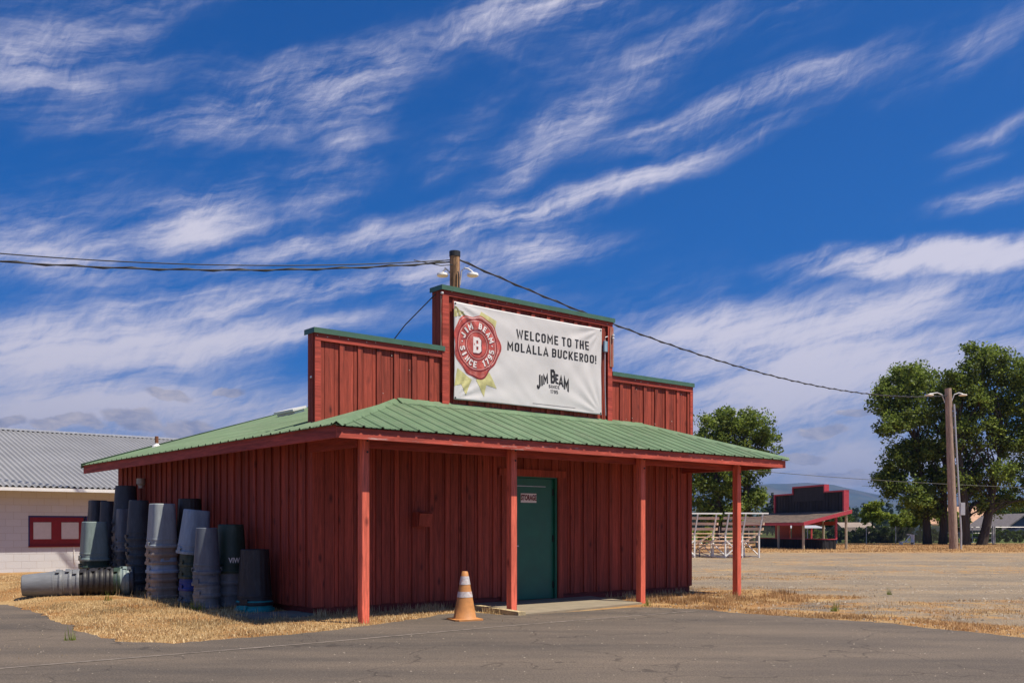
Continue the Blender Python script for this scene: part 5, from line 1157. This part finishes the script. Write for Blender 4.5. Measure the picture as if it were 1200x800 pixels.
# ------------------------------------------------------------------ dry grass and weeds
GM = leaf_mat('dry_straw', (.30, .19, .08), (.72, .55, .30), .3); GG = leaf_mat('green_weed', (.10, .15, .02), (.30, .34, .05), .3); GR = leaf_mat('rusty_straw', (.26, .13, .055), (.60, .40, .19), .3)
def blades(name, pts, hmin, hmax, m, seed, label, w=.006, lean=.9):
    r = np.random.default_rng(seed); P = np.array(pts); n = len(P); h = hmin + (hmax - hmin) * r.random(n) ** 2
    a = r.random(n) * 6.283; l = r.random(n) * lean; ww_ = w * (.6 + r.random(n))
    dx, dy = np.cos(a), np.sin(a); tip = P + np.stack([dx * l * h, dy * l * h, h], 1); sx_ = np.stack([-dy * ww_, dx * ww_, np.zeros(n)], 1)
    V = np.stack([P - sx_, P + sx_, tip], 1).reshape(-1, 3)
    o = np_mesh(name, V, np.arange(3 * n), np.full(n, 3), m); tag(o, label, kind='stuff'); return o
def inside_asphalt(X, Y):
    pl_ = A_LEFT + A_MID + A_RIGHT + [(60, -40), (-60, -40)]; c = False; j = len(pl_) - 1
    for i in range(len(pl_)):
        if (pl_[i][1] > Y) != (pl_[j][1] > Y) and X < (pl_[j][0] - pl_[i][0]) * (Y - pl_[i][1]) / (pl_[j][1] - pl_[i][1]) + pl_[i][0]: c = not c
        j = i
    return c
def scatter(n, fu, dens):
    out = []
    while len(out) < n:
        X, Y = fu()
        if dens(X, Y): out.append((X, Y, gz(X, Y)))
    return out
rr = random.Random(77)
def in_building(u, v): return -.02 < u < WID and -.05 < v < LEN
def on_slab(u, v): return 2.3 < u < 5.9 and -2.1 < v < .1
def d_left(X, Y):
    u, v = UV(X, Y)
    if in_building(u, v) or on_slab(u, v) or v > 16: return False
    if inside_asphalt(X, Y): return rr.random() < .004
    return rr.random() < (.35 + .65 * sstep(-.3, .3, noise.noise(Vector((X * 1.5, Y * 1.5, 2)))))
def f_left():
    u = rr.uniform(-6.5, 2.7); v = rr.uniform(-2.6, 14) if rr.random() < .45 else rr.uniform(-2.6, 4); p = W(u, v); return p.x, p.y
blades('dry_grass', scatter(70000, f_left, d_left), .008, .05, GM, 1, 'short golden dry grass between the asphalt and the bins', w=.0045)
def d_right(X, Y):
    u, v = UV(X, Y)
    if in_building(u, v) or on_slab(u, v) or inside_asphalt(X, Y): return False
    return rr.random() < straw_amt(X, Y) ** 2 * (.1 + .9 * sstep(-.2, .35, noise.noise(Vector((X * 1.2, Y * 1.2, 6)))))
blades('dry_grass', scatter(42000, lambda: (rr.uniform(1.8, 15), 10.5 + 18 * rr.random() ** 1.5), d_right), .01, .06, GR, 2, 'rust coloured dry grass along the right edge of the asphalt', w=.005)
blades('dry_grass', scatter(45000, lambda: (rr.uniform(8, 50), rr.uniform(54, 83)), lambda X, Y: rr.random() < .3 + .7 * sstep(-.1, .3, noise.noise(Vector((X * .2, Y * .35, 6))))), .03, .13, GR, 3, 'rust coloured dry grass in front of the fence', w=.016)
# taller tufts: by walls, post feet and bins
def tufts(spots, n, rad, h0, h1, m, seed, label, w=.005):
    pts = []
    for (x, y) in spots:
        for _ in range(n): a = rr.uniform(0, 6.28); d = rad * rr.random() ** .7; X = x + d * math.cos(a); Y = y + d * math.sin(a); pts.append((X, Y, gz(X, Y)))
    blades('weeds', pts, h0, h1, m, seed, label, w, .5)
sp = []
for _ in range(60): u = rr.uniform(-.1, 2.5); p = W(u, rr.uniform(-.35, -.08)); sp.append((p.x, p.y))
for _ in range(26): u = rr.uniform(5.9, 8.8); p = W(u, rr.uniform(-.35, -.08)); sp.append((p.x, p.y))
for _ in range(70): u = rr.uniform(-1.5, -.3); p = W(u, rr.uniform(-.4, 8)); sp.append((p.x, p.y))
for u in (-.015, 2.3, 5.8, 8.459):
    for _ in range(5): p = W(u + rr.uniform(-.15, .15), -1.46 + rr.uniform(-.15, .15)); sp.append((p.x, p.y))
tufts(sp, 22, .12, .02, .15, GM, 4, 'taller dry weeds along the shed walls and post feet')
sp = [tuple(W(u, v)[:2]) for u, v in ((6.0, -1.2), (6.3, -1.5), (6.6, -1.25), (6.9, -1.7), (7.3, -1.5), (7.0, -2.2), (6.2, -2.0), (7.9, -1.9), (8.9, -2.0), (9.8, -1.6), (6.6, -2.6), (8.2, -2.9))]
tufts(sp, 260, .28, .03, .16, GR, 5, 'low rusty weed clumps right of the door slab')
sp = [tuple(W(u, v)[:2]) for u, v in ((5.3, -1.95), (-1.1, 1.6), (-1.15, 1.75))] + [(-6.9, 16.55), (5.2, 15.6), (-5.2, 11.4), (7.6, 19.5)]
tufts(sp, 36, .07, .04, .22, GG, 6, 'small green weeds growing at the asphalt edges')
# stones scattered over the gravel and grit on the asphalt
def stones(name, n, fu, ok, smin, smax, m, label, seed):
    r = random.Random(seed); V = []; F = []; S = []
    base = [(-1, 0, 0), (0, -1, 0), (1, 0, 0), (0, 1, 0), (0, 0, .8), (0, 0, -.3)]
    tri = [(0, 1, 4), (1, 2, 4), (2, 3, 4), (3, 0, 4)]
    k = 0
    while k < n:
        X, Y = fu(r)
        if not ok(X, Y): continue
        s = smin + (smax - smin) * r.random() ** 3; a = r.uniform(0, 6.28); z0 = .016 if inside_asphalt(X, Y) else gz(X, Y)
        o = len(V)
        for x, y, z in base: V.append((X + s * (x * math.cos(a) - y * math.sin(a)) * r.uniform(.7, 1.2), Y + s * (x * math.sin(a) + y * math.cos(a)) * r.uniform(.7, 1.2), z0 + s * z * r.uniform(.5, 1)))
        for t in tri: F += [o + i for i in t]; S.append(3)
        k += 1
    tag(np_mesh(name, V, F, S, m), label, kind='stuff')
SM = leaf_mat('stone_grey', (.12, .095, .072), (.33, .28, .22), 0)
stones('loose_gravel', 26000, lambda r: (r.uniform(2, 22), 11 + 32 * r.random() ** 1.4), lambda X, Y: not in_building(*UV(X, Y)) and not on_slab(*UV(X, Y)) and not inside_asphalt(X, Y), .006, .034, SM, 'loose gravel scattered over the dirt lot', 1)
stones('asphalt_grit', 2600, lambda r: (r.uniform(-9, 8), r.uniform(6.5, 16)), lambda X, Y: inside_asphalt(X, Y), .003, .013, SM, 'grit scattered on the asphalt', 2)

SC.render.engine = 'CYCLES'
